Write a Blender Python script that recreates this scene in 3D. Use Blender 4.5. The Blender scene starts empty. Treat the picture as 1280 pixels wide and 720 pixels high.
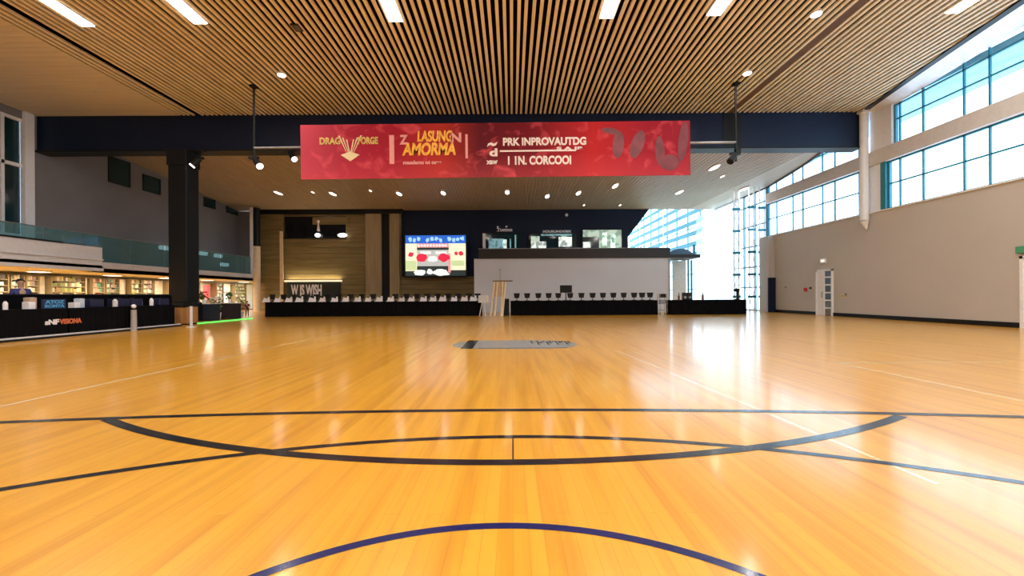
import bpy, bmesh, math, random
from mathutils import Vector, Matrix
random.seed(7)
C = bpy.context.scene.collection
SC = bpy.context.scene
PI = math.pi

# ------------------------------------------------------------------ camera, world, exposure
CAM_H = 1.15          # eye height of the camera
FPX = 520.0           # focal length in pixels of a 1280 wide frame
ROLL = math.radians(0.3)
HOR = 369.0
cam_d = bpy.data.cameras.new('camera')
cam_d.sensor_width = 36; cam_d.lens = 36*FPX/1280
cam_d.shift_y = (HOR-360)/1280
cam_d.clip_start = 0.05; cam_d.clip_end = 300
cam = bpy.data.objects.new('camera', cam_d); C.objects.link(cam)
cam.location = (0, 0, CAM_H); cam.rotation_euler = (PI/2, ROLL, 0)
SC.camera = cam
SC.view_settings.view_transform = 'Standard'
SC.view_settings.look = 'None'
SC.view_settings.gamma = 1
SC.view_settings.use_curve_mapping = False
SC.view_settings.exposure = 0.08

w = bpy.data.worlds.new('sky'); SC.world = w; w.use_nodes = True
wn = w.node_tree.nodes; wl = w.node_tree.links
for n in list(wn): wn.remove(n)
wo = wn.new('ShaderNodeOutputWorld'); wb = wn.new('ShaderNodeBackground')
tc = wn.new('ShaderNodeTexCoord'); sp = wn.new('ShaderNodeSeparateXYZ'); rp = wn.new('ShaderNodeValToRGB')
wl.new(tc.outputs['Generated'], sp.inputs[0]); wl.new(sp.outputs['Z'], rp.inputs[0])
rp.color_ramp.elements[0].position = 0.0; rp.color_ramp.elements[0].color = (0.66, 0.82, 1.0, 1)
rp.color_ramp.elements[1].position = 0.7; rp.color_ramp.elements[1].color = (0.55, 0.78, 1.0, 1)
wl.new(rp.outputs[0], wb.inputs[0]); wb.inputs[1].default_value = 4.8
wl.new(wb.outputs[0], wo.inputs[0])

LAMP_W = 135.0        # watts of each long ceiling luminaire
SPOT_W = 40.0

def P(px, py, d):
    """the place at depth d that the photo shows at (px, py)"""
    dx, dy = px-640, HOR-py
    c, s = math.cos(ROLL), math.sin(ROLL)
    return Vector(((dx*c+dy*s)*d/FPX, d, CAM_H+(-dx*s+dy*c)*d/FPX))
def PX(px, py, X):
    """same, on the plane x = X"""
    dx, dy = px-640, HOR-py
    c, s = math.cos(ROLL), math.sin(ROLL)
    return P(px, py, X*FPX/(dx*c+dy*s))
def PF(px, py, Z=0.0):
    """same, on the height Z"""
    dx, dy = px-640, HOR-py
    c, s = math.cos(ROLL), math.sin(ROLL)
    return P(px, py, (Z-CAM_H)*FPX/(-dx*s+dy*c))

# ------------------------------------------------------------------ materials
def mat(name, col, rough=0.6, metal=0.0, var=0.08, scale=6.0, coat=0.0, spec=0.5, bump=0.0):
    m = bpy.data.materials.new(name); m.use_nodes = True
    nt = m.node_tree; b = nt.nodes['Principled BSDF']
    t = nt.nodes.new('ShaderNodeTexCoord'); n = nt.nodes.new('ShaderNodeTexNoise')
    n.inputs['Scale'].default_value = scale; n.inputs['Detail'].default_value = 3
    nt.links.new(t.outputs['Object'], n.inputs['Vector'])
    r = nt.nodes.new('ShaderNodeValToRGB')
    a = [max(0, c*(1-var)) for c in col]; z = [min(1, c*(1+var)) for c in col]
    r.color_ramp.elements[0].position = 0.3; r.color_ramp.elements[0].color = (*a, 1)
    r.color_ramp.elements[1].position = 0.7; r.color_ramp.elements[1].color = (*z, 1)
    nt.links.new(n.outputs['Fac'], r.inputs[0]); nt.links.new(r.outputs[0], b.inputs['Base Color'])
    b.inputs['Roughness'].default_value = rough; b.inputs['Metallic'].default_value = metal
    b.inputs['Coat Weight'].default_value = coat; b.inputs['Coat Roughness'].default_value = 0.1
    b.inputs['Specular IOR Level'].default_value = spec
    if bump:
        bp = nt.nodes.new('ShaderNodeBump'); bp.inputs['Strength'].default_value = bump
        nt.links.new(n.outputs['Fac'], bp.inputs['Height']); nt.links.new(bp.outputs[0], b.inputs['Normal'])
    return m
def emit(name, col, strength):
    m = bpy.data.materials.new(name); m.use_nodes = True
    nt = m.node_tree; b = nt.nodes['Principled BSDF']
    b.inputs['Base Color'].default_value = (*col, 1)
    b.inputs['Emission Color'].default_value = (*col, 1)
    b.inputs['Emission Strength'].default_value = strength
    return m
def wood(name, c1, c2, rough=0.5, axis=1, plank=0.3, groove=0.0, stretch=12.0, coat=0.0):
    """boards running along the given axis"""
    m = bpy.data.materials.new(name); m.use_nodes = True
    nt = m.node_tree; L = nt.links; b = nt.nodes['Principled BSDF']
    t = nt.nodes.new('ShaderNodeTexCoord'); mp = nt.nodes.new('ShaderNodeMapping')
    sc = [stretch, stretch, stretch]; sc[axis] = 0.5
    mp.inputs['Scale'].default_value = sc
    L.new(t.outputs['Object'], mp.inputs['Vector'])
    n = nt.nodes.new('ShaderNodeTexNoise'); n.inputs['Scale'].default_value = 1.0; n.inputs['Detail'].default_value = 4
    L.new(mp.outputs[0], n.inputs['Vector'])
    r = nt.nodes.new('ShaderNodeValToRGB')
    r.color_ramp.elements[0].position = 0.3; r.color_ramp.elements[0].color = (*c1, 1)
    r.color_ramp.elements[1].position = 0.7; r.color_ramp.elements[1].color = (*c2, 1)
    L.new(n.outputs['Fac'], r.inputs[0]); L.new(r.outputs[0], b.inputs['Base Color'])
    b.inputs['Roughness'].default_value = rough; b.inputs['Coat Weight'].default_value = coat
    return m
def glass(name, tint=(0.9, 0.97, 1.0), gloss=0.10):
    m = bpy.data.materials.new(name); m.use_nodes = True
    nt = m.node_tree; L = nt.links
    for n in list(nt.nodes): nt.nodes.remove(n)
    o = nt.nodes.new('ShaderNodeOutputMaterial'); mx = nt.nodes.new('ShaderNodeMixShader')
    t = nt.nodes.new('ShaderNodeBsdfTransparent'); g = nt.nodes.new('ShaderNodeBsdfGlossy')
    t.inputs[0].default_value = (*tint, 1); g.inputs[0].default_value = (1, 1, 1, 1); g.inputs['Roughness'].default_value = 0.03
    mx.inputs[0].default_value = gloss
    L.new(t.outputs[0], mx.inputs[1]); L.new(g.outputs[0], mx.inputs[2]); L.new(mx.outputs[0], o.inputs[0])
    return m
def floor_mat():
    m = bpy.data.materials.new('maple court boards'); m.use_nodes = True
    nt = m.node_tree; L = nt.links; N = nt.nodes; b = N['Principled BSDF']
    t = N.new('ShaderNodeTexCoord')
    br = N.new('ShaderNodeTexBrick')
    mp = N.new('ShaderNodeMapping'); mp.inputs['Rotation'].default_value = (0, 0, PI/2)
    L.new(t.outputs['Object'], mp.inputs['Vector']); L.new(mp.outputs[0], br.inputs['Vector'])
    br.inputs['Scale'].default_value = 1.0; br.inputs['Brick Width'].default_value = 1.6; br.inputs['Row Height'].default_value = 0.075
    br.inputs['Mortar Size'].default_value = 0.0012; br.inputs['Mortar Smooth'].default_value = 0.3; br.offset = 0.37; br.offset_frequency = 3
    br.inputs['Color1'].default_value = (0.76, 0.365, 0.028, 1); br.inputs['Color2'].default_value = (0.82, 0.42, 0.040, 1)
    br.inputs['Mortar'].default_value = (0.60, 0.24, 0.04, 1)
    mp2 = N.new('ShaderNodeMapping'); mp2.inputs['Scale'].default_value = (9, 0.35, 1)
    L.new(t.outputs['Object'], mp2.inputs['Vector'])
    n = N.new('ShaderNodeTexNoise'); n.inputs['Scale'].default_value = 1.0; n.inputs['Detail'].default_value = 5
    L.new(mp2.outputs[0], n.inputs['Vector'])
    r = N.new('ShaderNodeValToRGB')
    r.color_ramp.elements[0].position = 0.30; r.color_ramp.elements[0].color = (0.66, 0.54, 0.42, 1)
    r.color_ramp.elements[1].position = 0.55; r.color_ramp.elements[1].color = (1, 1, 1, 1)
    L.new(n.outputs['Fac'], r.inputs[0])
    mx = N.new('ShaderNodeMix'); mx.data_type = 'RGBA'; mx.blend_type = 'MULTIPLY'; mx.inputs[0].default_value = 0.6
    L.new(br.outputs['Color'], mx.inputs[6]); L.new(r.outputs[0], mx.inputs[7])
    L.new(mx.outputs[2], b.inputs['Base Color'])
    b.inputs['Roughness'].default_value = 0.30; b.inputs['Specular IOR Level'].default_value = 0.5
    b.inputs['Coat Weight'].default_value = 0.55; b.inputs['Coat Roughness'].default_value = 0.13
    mp3 = N.new('ShaderNodeMapping'); mp3.inputs['Scale'].default_value = (13.3, 0.6, 1)
    L.new(t.outputs['Object'], mp3.inputs['Vector'])
    n2 = N.new('ShaderNodeTexNoise'); n2.inputs['Scale'].default_value = 1.0
    L.new(mp3.outputs[0], n2.inputs['Vector'])
    bp = N.new('ShaderNodeBump'); bp.inputs['Strength'].default_value = 0.03; bp.inputs['Distance'].default_value = 0.01
    L.new(n2.outputs['Fac'], bp.inputs['Height']); L.new(bp.outputs[0], b.inputs['Normal']); L.new(bp.outputs[0], b.inputs['Coat Normal'])
    return m
def goods_mat(name, cols, rough=0.6):
    m = bpy.data.materials.new(name); m.use_nodes = True
    nt = m.node_tree; b = nt.nodes['Principled BSDF']
    g = nt.nodes.new('ShaderNodeNewGeometry'); r = nt.nodes.new('ShaderNodeValToRGB'); r.color_ramp.interpolation = 'CONSTANT'
    while len(r.color_ramp.elements) < len(cols): r.color_ramp.elements.new(0.5)
    for i, c in enumerate(cols):
        r.color_ramp.elements[i].position = i/len(cols); r.color_ramp.elements[i].color = (*c, 1)
    nt.links.new(g.outputs['Random Per Island'], r.inputs[0]); nt.links.new(r.outputs[0], b.inputs['Base Color'])
    b.inputs['Roughness'].default_value = rough
    return m

M = {}
M['floor'] = floor_mat()
M['line_black'] = mat('black court paint', (0.004, 0.006, 0.014), 0.25, var=0.1, coat=0.3)
M['line_navy'] = mat('navy court paint', (0.003, 0.012, 0.11), 0.25, var=0.1, coat=0.3)
M['line_pale'] = mat('pale court paint', (0.98, 0.78, 0.48), 0.25, var=0.05, coat=0.6)
M['logo_grey'] = mat('silver court paint', (0.30, 0.32, 0.33), 0.3, var=0.25, scale=9, coat=0.6)
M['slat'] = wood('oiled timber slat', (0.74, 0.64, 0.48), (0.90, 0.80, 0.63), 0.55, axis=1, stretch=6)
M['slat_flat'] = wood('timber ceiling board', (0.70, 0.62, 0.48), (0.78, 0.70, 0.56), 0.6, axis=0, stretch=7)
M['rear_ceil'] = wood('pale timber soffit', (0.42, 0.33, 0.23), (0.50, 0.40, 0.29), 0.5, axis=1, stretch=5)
M['void'] = mat('black ceiling void', (0.004, 0.003, 0.003), 1.0, spec=0.05)
M['black'] = mat('black painted steel', (0.005, 0.006, 0.008), 0.5, spec=0.3)
M['navy'] = mat('navy painted wall', (0.003, 0.010, 0.034), 0.5, spec=0.25)
M['beam'] = mat('dark blue painted beam', (0.002, 0.010, 0.038), 0.45, spec=0.3)
M['cloth'] = mat('black table cloth', (0.0035, 0.0035, 0.005), 0.9, bump=0.2, spec=0.1)
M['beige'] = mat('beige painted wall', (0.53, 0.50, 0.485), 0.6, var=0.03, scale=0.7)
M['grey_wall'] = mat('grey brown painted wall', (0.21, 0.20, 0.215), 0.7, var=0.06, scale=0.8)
M['white'] = mat('white painted metal', (0.86, 0.88, 0.94), 0.4, var=0.03)
M['offwhite'] = mat('off white fascia', (0.66, 0.64, 0.65), 0.6, var=0.05)
M['partition'] = mat('pale partition wall', (0.76, 0.79, 0.86), 0.5, var=0.03, scale=0.5)
M['teal'] = mat('teal window frame', (0.02, 0.22, 0.32), 0.4)
M['darkteal'] = mat('dark teal glass', (0.01, 0.035, 0.045), 0.08, var=0.3, scale=0.6)
M['glass'] = glass('clear window glass', (0.93, 0.985, 1.0), 0.06)
M['rail_glass'] = glass('teal railing glass', (0.60, 0.80, 0.84), 0.05)
_nt = M['rail_glass'].node_tree; _o = [n for n in _nt.nodes if n.type == 'OUTPUT_MATERIAL'][0]; _m = [n for n in _nt.nodes if n.type == 'MIX_SHADER'][0]
_d = _nt.nodes.new('ShaderNodeBsdfDiffuse'); _d.inputs[0].default_value = (0.16, 0.30, 0.32, 1); _x = _nt.nodes.new('ShaderNodeMixShader'); _x.inputs[0].default_value = 0.35
_nt.links.new(_m.outputs[0], _x.inputs[1]); _nt.links.new(_d.outputs[0], _x.inputs[2]); _nt.links.new(_x.outputs[0], _o.inputs[0])
M['clad'] = wood('olive brown board cladding', (0.17, 0.125, 0.045), (0.27, 0.205, 0.085), 0.5, axis=0, stretch=5)
M['clad_light'] = wood('light board cladding', (0.30, 0.23, 0.12), (0.40, 0.31, 0.17), 0.5, axis=2, stretch=5)
M['crate'] = wood('varnished plinth wood', (0.30, 0.13, 0.05), (0.52, 0.27, 0.10), 0.4, axis=2, stretch=9)
M['cream'] = mat('cream painted metal', (0.80, 0.66, 0.46), 0.5)
M['grey_metal'] = mat('grey metal', (0.30, 0.31, 0.33), 0.35, metal=0.6)
M['chrome'] = mat('polished metal', (0.6, 0.6, 0.62), 0.2, metal=1.0)
M['paper'] = mat('white card', (0.88, 0.86, 0.92), 0.7)
M['screen_dark'] = mat('dark display glass', (0.008, 0.009, 0.012), 0.15)
M['red_paint'] = mat('red plastic', (0.55, 0.02, 0.02), 0.4)
M['yellow_paint'] = mat('pale yellow plastic', (0.70, 0.60, 0.30), 0.4)
M['green_leaf'] = mat('green leaves', (0.05, 0.14, 0.03), 0.6, var=0.5, scale=20)
M['lamp'] = emit('lit diffuser', (1.0, 0.93, 0.82), 9.0)
M['spot'] = emit('lit downlight lens', (1.0, 0.95, 0.88), 14.0)
M['rear_lamp'] = emit('lit soffit lamp', (1.0, 0.93, 0.84), 3.0)
M['shop_lamp'] = emit('lit shop lamp', (1.0, 0.88, 0.62), 5.0)
M['green_led'] = emit('green light strip', (0.10, 1.0, 0.12), 1.3)
M['red_sign'] = emit('lit red poster', (1.0, 0.12, 0.12), 0.7)

# ------------------------------------------------------------------ mesh helpers
class MB:
    def __init__(s): s.bm = bmesh.new()
    def box(s, a, b, rot=0.0, piv=None):
        x0, y0, z0 = [min(a[i], b[i]) for i in range(3)]; x1, y1, z1 = [max(a[i], b[i]) for i in range(3)]
        co = [(x0,y0,z0),(x1,y0,z0),(x1,y1,z0),(x0,y1,z0),(x0,y0,z1),(x1,y0,z1),(x1,y1,z1),(x0,y1,z1)]
        v = [s.bm.verts.new(c) for c in co]
        for f in ((3,2,1,0),(4,5,6,7),(0,1,5,4),(1,2,6,5),(2,3,7,6),(3,0,4,7)): s.bm.faces.new([v[i] for i in f])
        if rot: bmesh.ops.rotate(s.bm, verts=v, cent=piv or ((x0+x1)/2,(y0+y1)/2,(z0+z1)/2), matrix=Matrix.Rotation(rot, 3, 'Z'))
        return s
    def hexa(s, co):
        v = [s.bm.verts.new(c) for c in co]
        for f in ((3,2,1,0),(4,5,6,7),(0,1,5,4),(1,2,6,5),(2,3,7,6),(3,0,4,7)): s.bm.faces.new([v[i] for i in f])
        return s
    def prism(s, pts, off):
        """closed solid: polygon pts swept by the vector off"""
        off = Vector(off); a = [s.bm.verts.new(p) for p in pts]; b = [s.bm.verts.new(Vector(p)+off) for p in pts]
        s.bm.faces.new(a[::-1]); s.bm.faces.new(b)
        n = len(a)
        for i in range(n): s.bm.faces.new([a[i], a[(i+1)%n], b[(i+1)%n], b[i]])
        return s
    def tube(s, p, q, r, r2=None, n=10):
        p, q = Vector(p), Vector(q); r2 = r if r2 is None else r2
        d = (q-p).normalized(); u = d.orthogonal().normalized(); v = d.cross(u)
        A = [s.bm.verts.new(p+(u*math.cos(2*PI*i/n)+v*math.sin(2*PI*i/n))*r) for i in range(n)]
        B = [s.bm.verts.new(q+(u*math.cos(2*PI*i/n)+v*math.sin(2*PI*i/n))*r2) for i in range(n)]
        s.bm.faces.new(A[::-1]); s.bm.faces.new(B)
        for i in range(n): s.bm.faces.new([A[i], A[(i+1)%n], B[(i+1)%n], B[i]])
        return s
    def ball(s, c, r, sc=(1,1,1), sub=1, jit=0.0):
        g = bmesh.ops.create_icosphere(s.bm, subdivisions=sub, radius=r)
        for v in g['verts']:
            k = 1+random.uniform(-jit, jit)
            v.co = Vector((v.co.x*sc[0]*k+c[0], v.co.y*sc[1]*k+c[1], v.co.z*sc[2]*k+c[2]))
        return s
    def build(s, name, m, parent=None, bevel=0.0, smooth=False):
        bmesh.ops.recalc_face_normals(s.bm, faces=s.bm.faces[:])
        me = bpy.data.meshes.new(name); s.bm.to_mesh(me); s.bm.free()
        me.materials.append(m)
        o = bpy.data.objects.new(name, me); C.objects.link(o)
        if smooth:
            for p in me.polygons: p.use_smooth = True
        if bevel:
            b = o.modifiers.new('bevel', 'BEVEL'); b.width = bevel; b.segments = 2; b.limit_method = 'ANGLE'
        if parent: o.parent = parent
        return o
def tag(o, label=None, cat=None, group=None, kind=None):
    if label: o['label'] = label
    if cat: o['category'] = cat
    if group: o['group'] = group
    if kind: o['kind'] = kind
    return o
def thing(name, label, cat, loc=(0,0,0), rz=0.0, group=None):
    o = bpy.data.objects.new(name, None); C.objects.link(o); o.location = loc; o.rotation_euler = (0,0,rz)
    o.empty_display_size = 0.1
    return tag(o, label, cat, group)
def struct(mb, name, m, **k):
    o = mb.build(name, m, **k); o['kind'] = 'structure'; return o
def sroot(name, loc=(0,0,0)):
    o = bpy.data.objects.new(name, None); C.objects.link(o); o.location = loc; o['kind'] = 'structure'; return o
def copy_tree(o, parent=None):
    c = o.copy(); C.objects.link(c); c.parent = parent
    for ch in [x for x in C.objects if x.parent == o]:
        copy_tree(ch, c)
    return c
def area(name, parent, loc, sx, sy, watts, col=(1, 0.93, 0.82), rot=(0,0,0)):
    d = bpy.data.lights.new(name, 'AREA'); d.shape = 'RECTANGLE'; d.size = sx; d.size_y = sy; d.energy = watts; d.color = col
    o = bpy.data.objects.new(name, d); C.objects.link(o); o.location = loc; o.rotation_euler = rot
    if parent: o.parent = parent
    return o
def text(body, name, m, width, height, loc, parent, rot=(PI/2,0,0), depth=0.006, shear=0.0, bold=0.04):
    cu = bpy.data.curves.new('t', 'FONT'); cu.body = body; cu.extrude = depth; cu.offset = bold; cu.shear = shear
    t = bpy.data.objects.new('t', cu); C.objects.link(t)
    dg = bpy.context.evaluated_depsgraph_get(); dg.update()
    me = bpy.data.meshes.new_from_object(t.evaluated_get(dg))
    bpy.data.objects.remove(t); bpy.data.curves.remove(cu)
    xs = [v.co.x for v in me.vertices]; ys = [v.co.y for v in me.vertices]
    x0, x1, y0, y1 = min(xs), max(xs), min(ys), max(ys)
    for v in me.vertices:
        v.co.x = (v.co.x-x0)/(x1-x0)*width; v.co.y = (v.co.y-y0)/(y1-y0)*height
    me.materials.clear(); me.materials.append(m)
    o = bpy.data.objects.new(name, me); C.objects.link(o); o.location = loc; o.rotation_euler = rot
    if parent: o.parent = parent
    return o
ORD = ['first','second','third','fourth','fifth','sixth','seventh','eighth','ninth','tenth','eleventh','twelfth','thirteenth',
       'fourteenth','fifteenth','sixteenth','seventeenth','eighteenth','nineteenth','twentieth','twenty-first','twenty-second','twenty-third']

# ------------------------------------------------------------------ the big numbers of the hall
XR = 16.5             # inner face of right wall
XL = -22.0            # inner face of upper left wall
YB = 19.3             # the deep beam
YW = 33.5             # back wall
YEND = 58.0           # end of the glazed hall beyond
YN = -9.0             # wall behind the camera
ZC = CAM_H+8.40       # main ceiling
ZR = CAM_H+6.90       # lower ceiling beyond the beam
SILL = CAM_H+3.66

# floor
floor = struct(MB().box((-26, YN, -0.2), (XR+0.3, YEND, 0)), 'floor', M['floor'])
def band(cx, cy, R, a0, a1, w_, name, m, n=96, z=0.0015):
    b = MB(); top = []
    for i in range(n+1):
        a = a0+(a1-a0)*i/n
        top.append((b.bm.verts.new((cx+(R-w_/2)*math.cos(a), cy+(R-w_/2)*math.sin(a), z)), b.bm.verts.new((cx+(R+w_/2)*math.cos(a), cy+(R+w_/2)*math.sin(a), z))))
    for i in range(n): b.bm.faces.new([top[i][0], top[i][1], top[i+1][1], top[i+1][0]])
    return b.build(name, m, floor)
D = math.radians
band(-0.04, 0.48, 1.595, D(0), D(180), 0.052, 'court_line', M['line_navy'], z=0.0015)
band(0.02, 3.379-5.85, 5.85, D(0), D(180), 0.07, 'court_line', M['line_black'], z=0.0020)
band(-0.07, 2.86+7.15, 7.15, D(270-31.7), D(270+31.2), 0.095, 'court_line', M['line_black'], z=0.0025)
band(0.0, 4.16-34.9, 34.9, D(90-16), D(90+16), 0.085, 'court_line', M['line_black'], z=0.0030)
MB().box((-0.004, 2.87, 0.001), (0.006, 3.36, 0.0035)).build('court_line', M['line_black'], floor)
for (x0, y0, x1, y1, w_) in ((-5.42, 3.0, -5.42, 17.0, 0.05), (5.42, 3.0, 5.38, 6.9, 0.05), (2.55, 2.5, 2.15, 8.6, 0.03), (5.38, 6.9, 8.2, 6.9, 0.05)):
    if abs(x1-x0) < 1: pts = [(x0-w_/2, y0, 0.0012), (x0+w_/2, y0, 0.0012), (x1+w_/2, y1, 0.0012), (x1-w_/2, y1, 0.0012)]
    else: pts = [(x0, y0-w_/2, 0.0012), (x1, y0-w_/2, 0.0012), (x1, y0+w_/2, 0.0012), (x0, y0+w_/2, 0.0012)]
    b = MB(); b.bm.faces.new([b.bm.verts.new(p) for p in pts]); b.build('court_line', M['line_pale'], floor)
# silver emblem painted in the middle of the far court
lg = MB()
pts = []
for i in range(40):
    a = 2*PI*i/40; ex = 1.45*math.copysign(abs(math.cos(a))**0.55, math.cos(a)); ey = 0.85*math.copysign(abs(math.sin(a))**0.9, math.sin(a))
    pts.append((0.06+ex, 9.75+ey, 0.002))
lg.bm.faces.new([lg.bm.verts.new(p) for p in pts])
logo = lg.build('court_emblem', M['logo_grey'], floor)
b = MB(); b.box((-1.12, 8.95, 0.0022), (-0.86, 10.6, 0.004)); b.build('emblem_stroke', M['line_black'], logo)
b = MB()
for i in range(13):
    x = 0.45+i*0.075; b.box((x, 9.9+0.3*math.sin(i*2.1), 0.0022), (x+0.045, 10.35+0.1*math.cos(i*3), 0.004))
b.box((-0.75, 9.0, 0.0022), (1.2, 9.05, 0.004)); b.build('emblem_stroke', M['line_black'], logo)

# ------------------------------------------------------------------ main ceiling
def edge_x(y):      # right edge of the main ceiling: it swings out towards the beam
    t = max(0, min(1, (y-9)/(YB-9)))
    return 14.25+1.95*(t**1.25)
def edge_inv(x):
    lo, hi = YN, YB
    if edge_x(lo) > x: return lo
    for _ in range(40):
        m_ = (lo+hi)/2
        if edge_x(m_) > x: hi = m_
        else: lo = m_
    return hi
ceil = sroot('ceiling')
b = MB(); x = -15.2
while x < 16.1:
    if not (-14.62 < x < -14.40) and not (9.95 < x < 10.25):
        y0 = edge_inv(x-0.03)
        if y0 < YB-0.3:
            j = random.uniform(-0.012, 0.012)
            b.box((x+j, y0, ZC), (x+0.098+j, YB-0.02, ZC+0.065))
    x += 0.22
b.build('timber_slats', M['slat'], ceil)
MB().box((10.0, YN, ZC+0.01), (10.3, YB-0.02, ZC+0.14)).build('joint_strip', mat('brown joint strip', (0.12, 0.065, 0.03), 0.7), ceil)
b = MB(); y = YN+2.0
while y < YB-0.2:
    b.box((XL, y, ZC+0.005), (-15.32, min(y+0.265, YB-0.02), ZC+0.10)); y += 0.28
b.build('timber_boards', M['slat_flat'], ceil)
b = MB(); b.prism([(XL-0.3, YN, ZC+0.42), (XR+0.4, YN, ZC+0.42), (XR+0.4, YB, ZC+0.42), (XL-0.3, YB, ZC+0.42)], (0, 0, 0.25)); b.build('void_backing', M['void'], ceil)
# black edge strip and white soffit outside it
b = MB(); prev = None
ys = [YN+i*(YB-YN)/60 for i in range(61)]
for a_, c_ in zip(ys[:-1], ys[1:]):
    xa, xc = edge_x(a_), edge_x(c_)
    b.hexa([(xa-.03, a_, ZC-0.04), (xa+0.2, a_, ZC-0.04), (xc+0.2, c_, ZC-0.04), (xc-.03, c_, ZC-0.04), (xa-.03, a_, ZC-0.005), (xa+0.2, a_, ZC+0.42), (xc+0.2, c_, ZC+0.42), (xc-.03, c_, ZC-0.005)])
b.build('edge_strip', M['black'], ceil)
def win_top(y): return CAM_H+max(8.0, min(8.75, 8.6-0.1*(y-13.4)))
b = MB()
for a_, c_ in zip(ys[:-1], ys[1:]):
    xa, xc = edge_x(a_)+0.2, edge_x(c_)+0.2
    za, zc = ZC+0.02, ZC+0.02
    b.hexa([(xa, a_, za), (XR+0.1, a_, win_top(a_)), (XR+0.1, c_, win_top(c_)), (xc, c_, zc), (xa, a_, za+0.1), (XR+0.1, a_, win_top(a_)+0.1), (XR+0.1, c_, win_top(c_)+0.1), (xc, c_, zc+0.1)])
b.build('white_soffit', M['white'], ceil)

# lower ceiling beyond the beam
ceil2 = sroot('ceiling')
def rear_edge(y):
    t = max(0, min(1, (y-YB)/(27-YB)))
    return 14.6+1.9*t**0.7
def rear_h(x, y):      # the lower ceiling climbs towards the beam, more so on the left
    t = max(0.0, min(1.0, (8.0-x)/18.0))
    return ZR+(YW-min(y, YW))*0.106*t
n = 30
ys2 = [YB+0.45+(YW+0.3-YB-0.45)*(i/n)**1.6 for i in range(n+1)]
b = MB()
for a_, c_ in zip(ys2[:-1], ys2[1:]):
    for x0, x1 in ((XL-0.3, -10), (-10, -4), (-4, 2), (2, 8), (8, None)):
        xa, xc = (x1, x1) if x1 is not None else (rear_edge(a_), rear_edge(c_))
        h = rear_h
        lo = [(x0, a_, h(x0, a_)), (xa, a_, h(xa, a_)), (xc, c_, h(xc, c_)), (x0, c_, h(x0, c_))]
        b.hexa(lo+[(p[0], p[1], p[2]+0.3) for p in lo])
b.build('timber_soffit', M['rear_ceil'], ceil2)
b = MB(); x = XL
while x < 14.4:
    y0, y1 = YB+0.46, YW
    lo = [(x, y0, rear_h(x, y0)-0.03), (x+0.16, y0, rear_h(x, y0)-0.03), (x+0.16, y1, ZR-0.03), (x, y1, ZR-0.03)]
    b.hexa(lo+[(p[0], p[1], p[2]+0.06) for p in lo]); x += 0.22
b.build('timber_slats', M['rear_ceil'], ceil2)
b = MB()
for a_, c_ in zip(ys2[:-1], ys2[1:]):
    xa, xc = rear_edge(a_), rear_edge(c_)
    b.hexa([(xa, a_, ZR-0.06), (xa+0.12, a_, ZR-0.06), (xc+0.12, c_, ZR-0.06), (xc, c_, ZR-0.06), (xa, a_, ZR+0.4), (xa+0.12, a_, ZR+0.4), (xc+0.12, c_, ZR+0.4), (xc, c_, ZR+0.4)])
b.build('edge_strip', M['black'], ceil2)
MB().box((XL-0.3, YB+0.46, CAM_H+8.8), (XR+0.4, YW+0.3, CAM_H+8.95)).build('roof_backing', M['white'], ceil2)

# beam
beam = struct(MB().box((XL-0.2, YB, CAM_H+6.80), (XR-0.25, YB+0.45, ZC+0.6)), 'trim_1', M['beam'], bevel=0.01)
MB().box((XL-0.2, YB-0.12, CAM_H+6.72), (XR-0.25, YB+0.55, CAM_H+6.80)).build('flange', M['black'], beam)
MB().box((P(903, 0, YB).x, YB-0.02, CAM_H+6.80), (P(925, 0, YB).x, YB, ZC)).build('stiffener', M['black'], beam)

# ------------------------------------------------------------------ right wall, its windows, doors
wall_r = struct(MB().box((XR, YN, 0), (XR+0.3, 27.0, SILL)).box((XR-0.42, 26.1, 0), (XR, 27.0, SILL-0.02)), 'wall_right', M['beige'])
struct(MB().box((XR-0.035, YN, 0), (XR, 26.1, 0.17)), 'baseboard_right', M['black'])
struct(MB().box((XR-0.10, YN, CAM_H+5.80), (XR+0.3, 26.9, CAM_H+6.44)), 'trim_2', M['offwhite'], bevel=0.01)
struct(MB().box((XR-0.06, YN, SILL), (XR+0.3, 26.9, SILL+0.05)), 'trim_3', M['white'])
def mullions():
    ys = [13.4]; y = 13.4; k = 0
    while y > YN+1: y -= (0.85 if k % 2 else 1.5); ys.append(y); k += 1
    y = 14.42; ys += [14.42, 15.24, 16.76, 17.76]
    y = 19.85; k = 0
    ys2 = []
    while y < 26.6: ys2.append(y); y += (0.85 if k % 2 else 1.5); k += 1
    return ys, ys2
my1, my2 = mullions()
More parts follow.
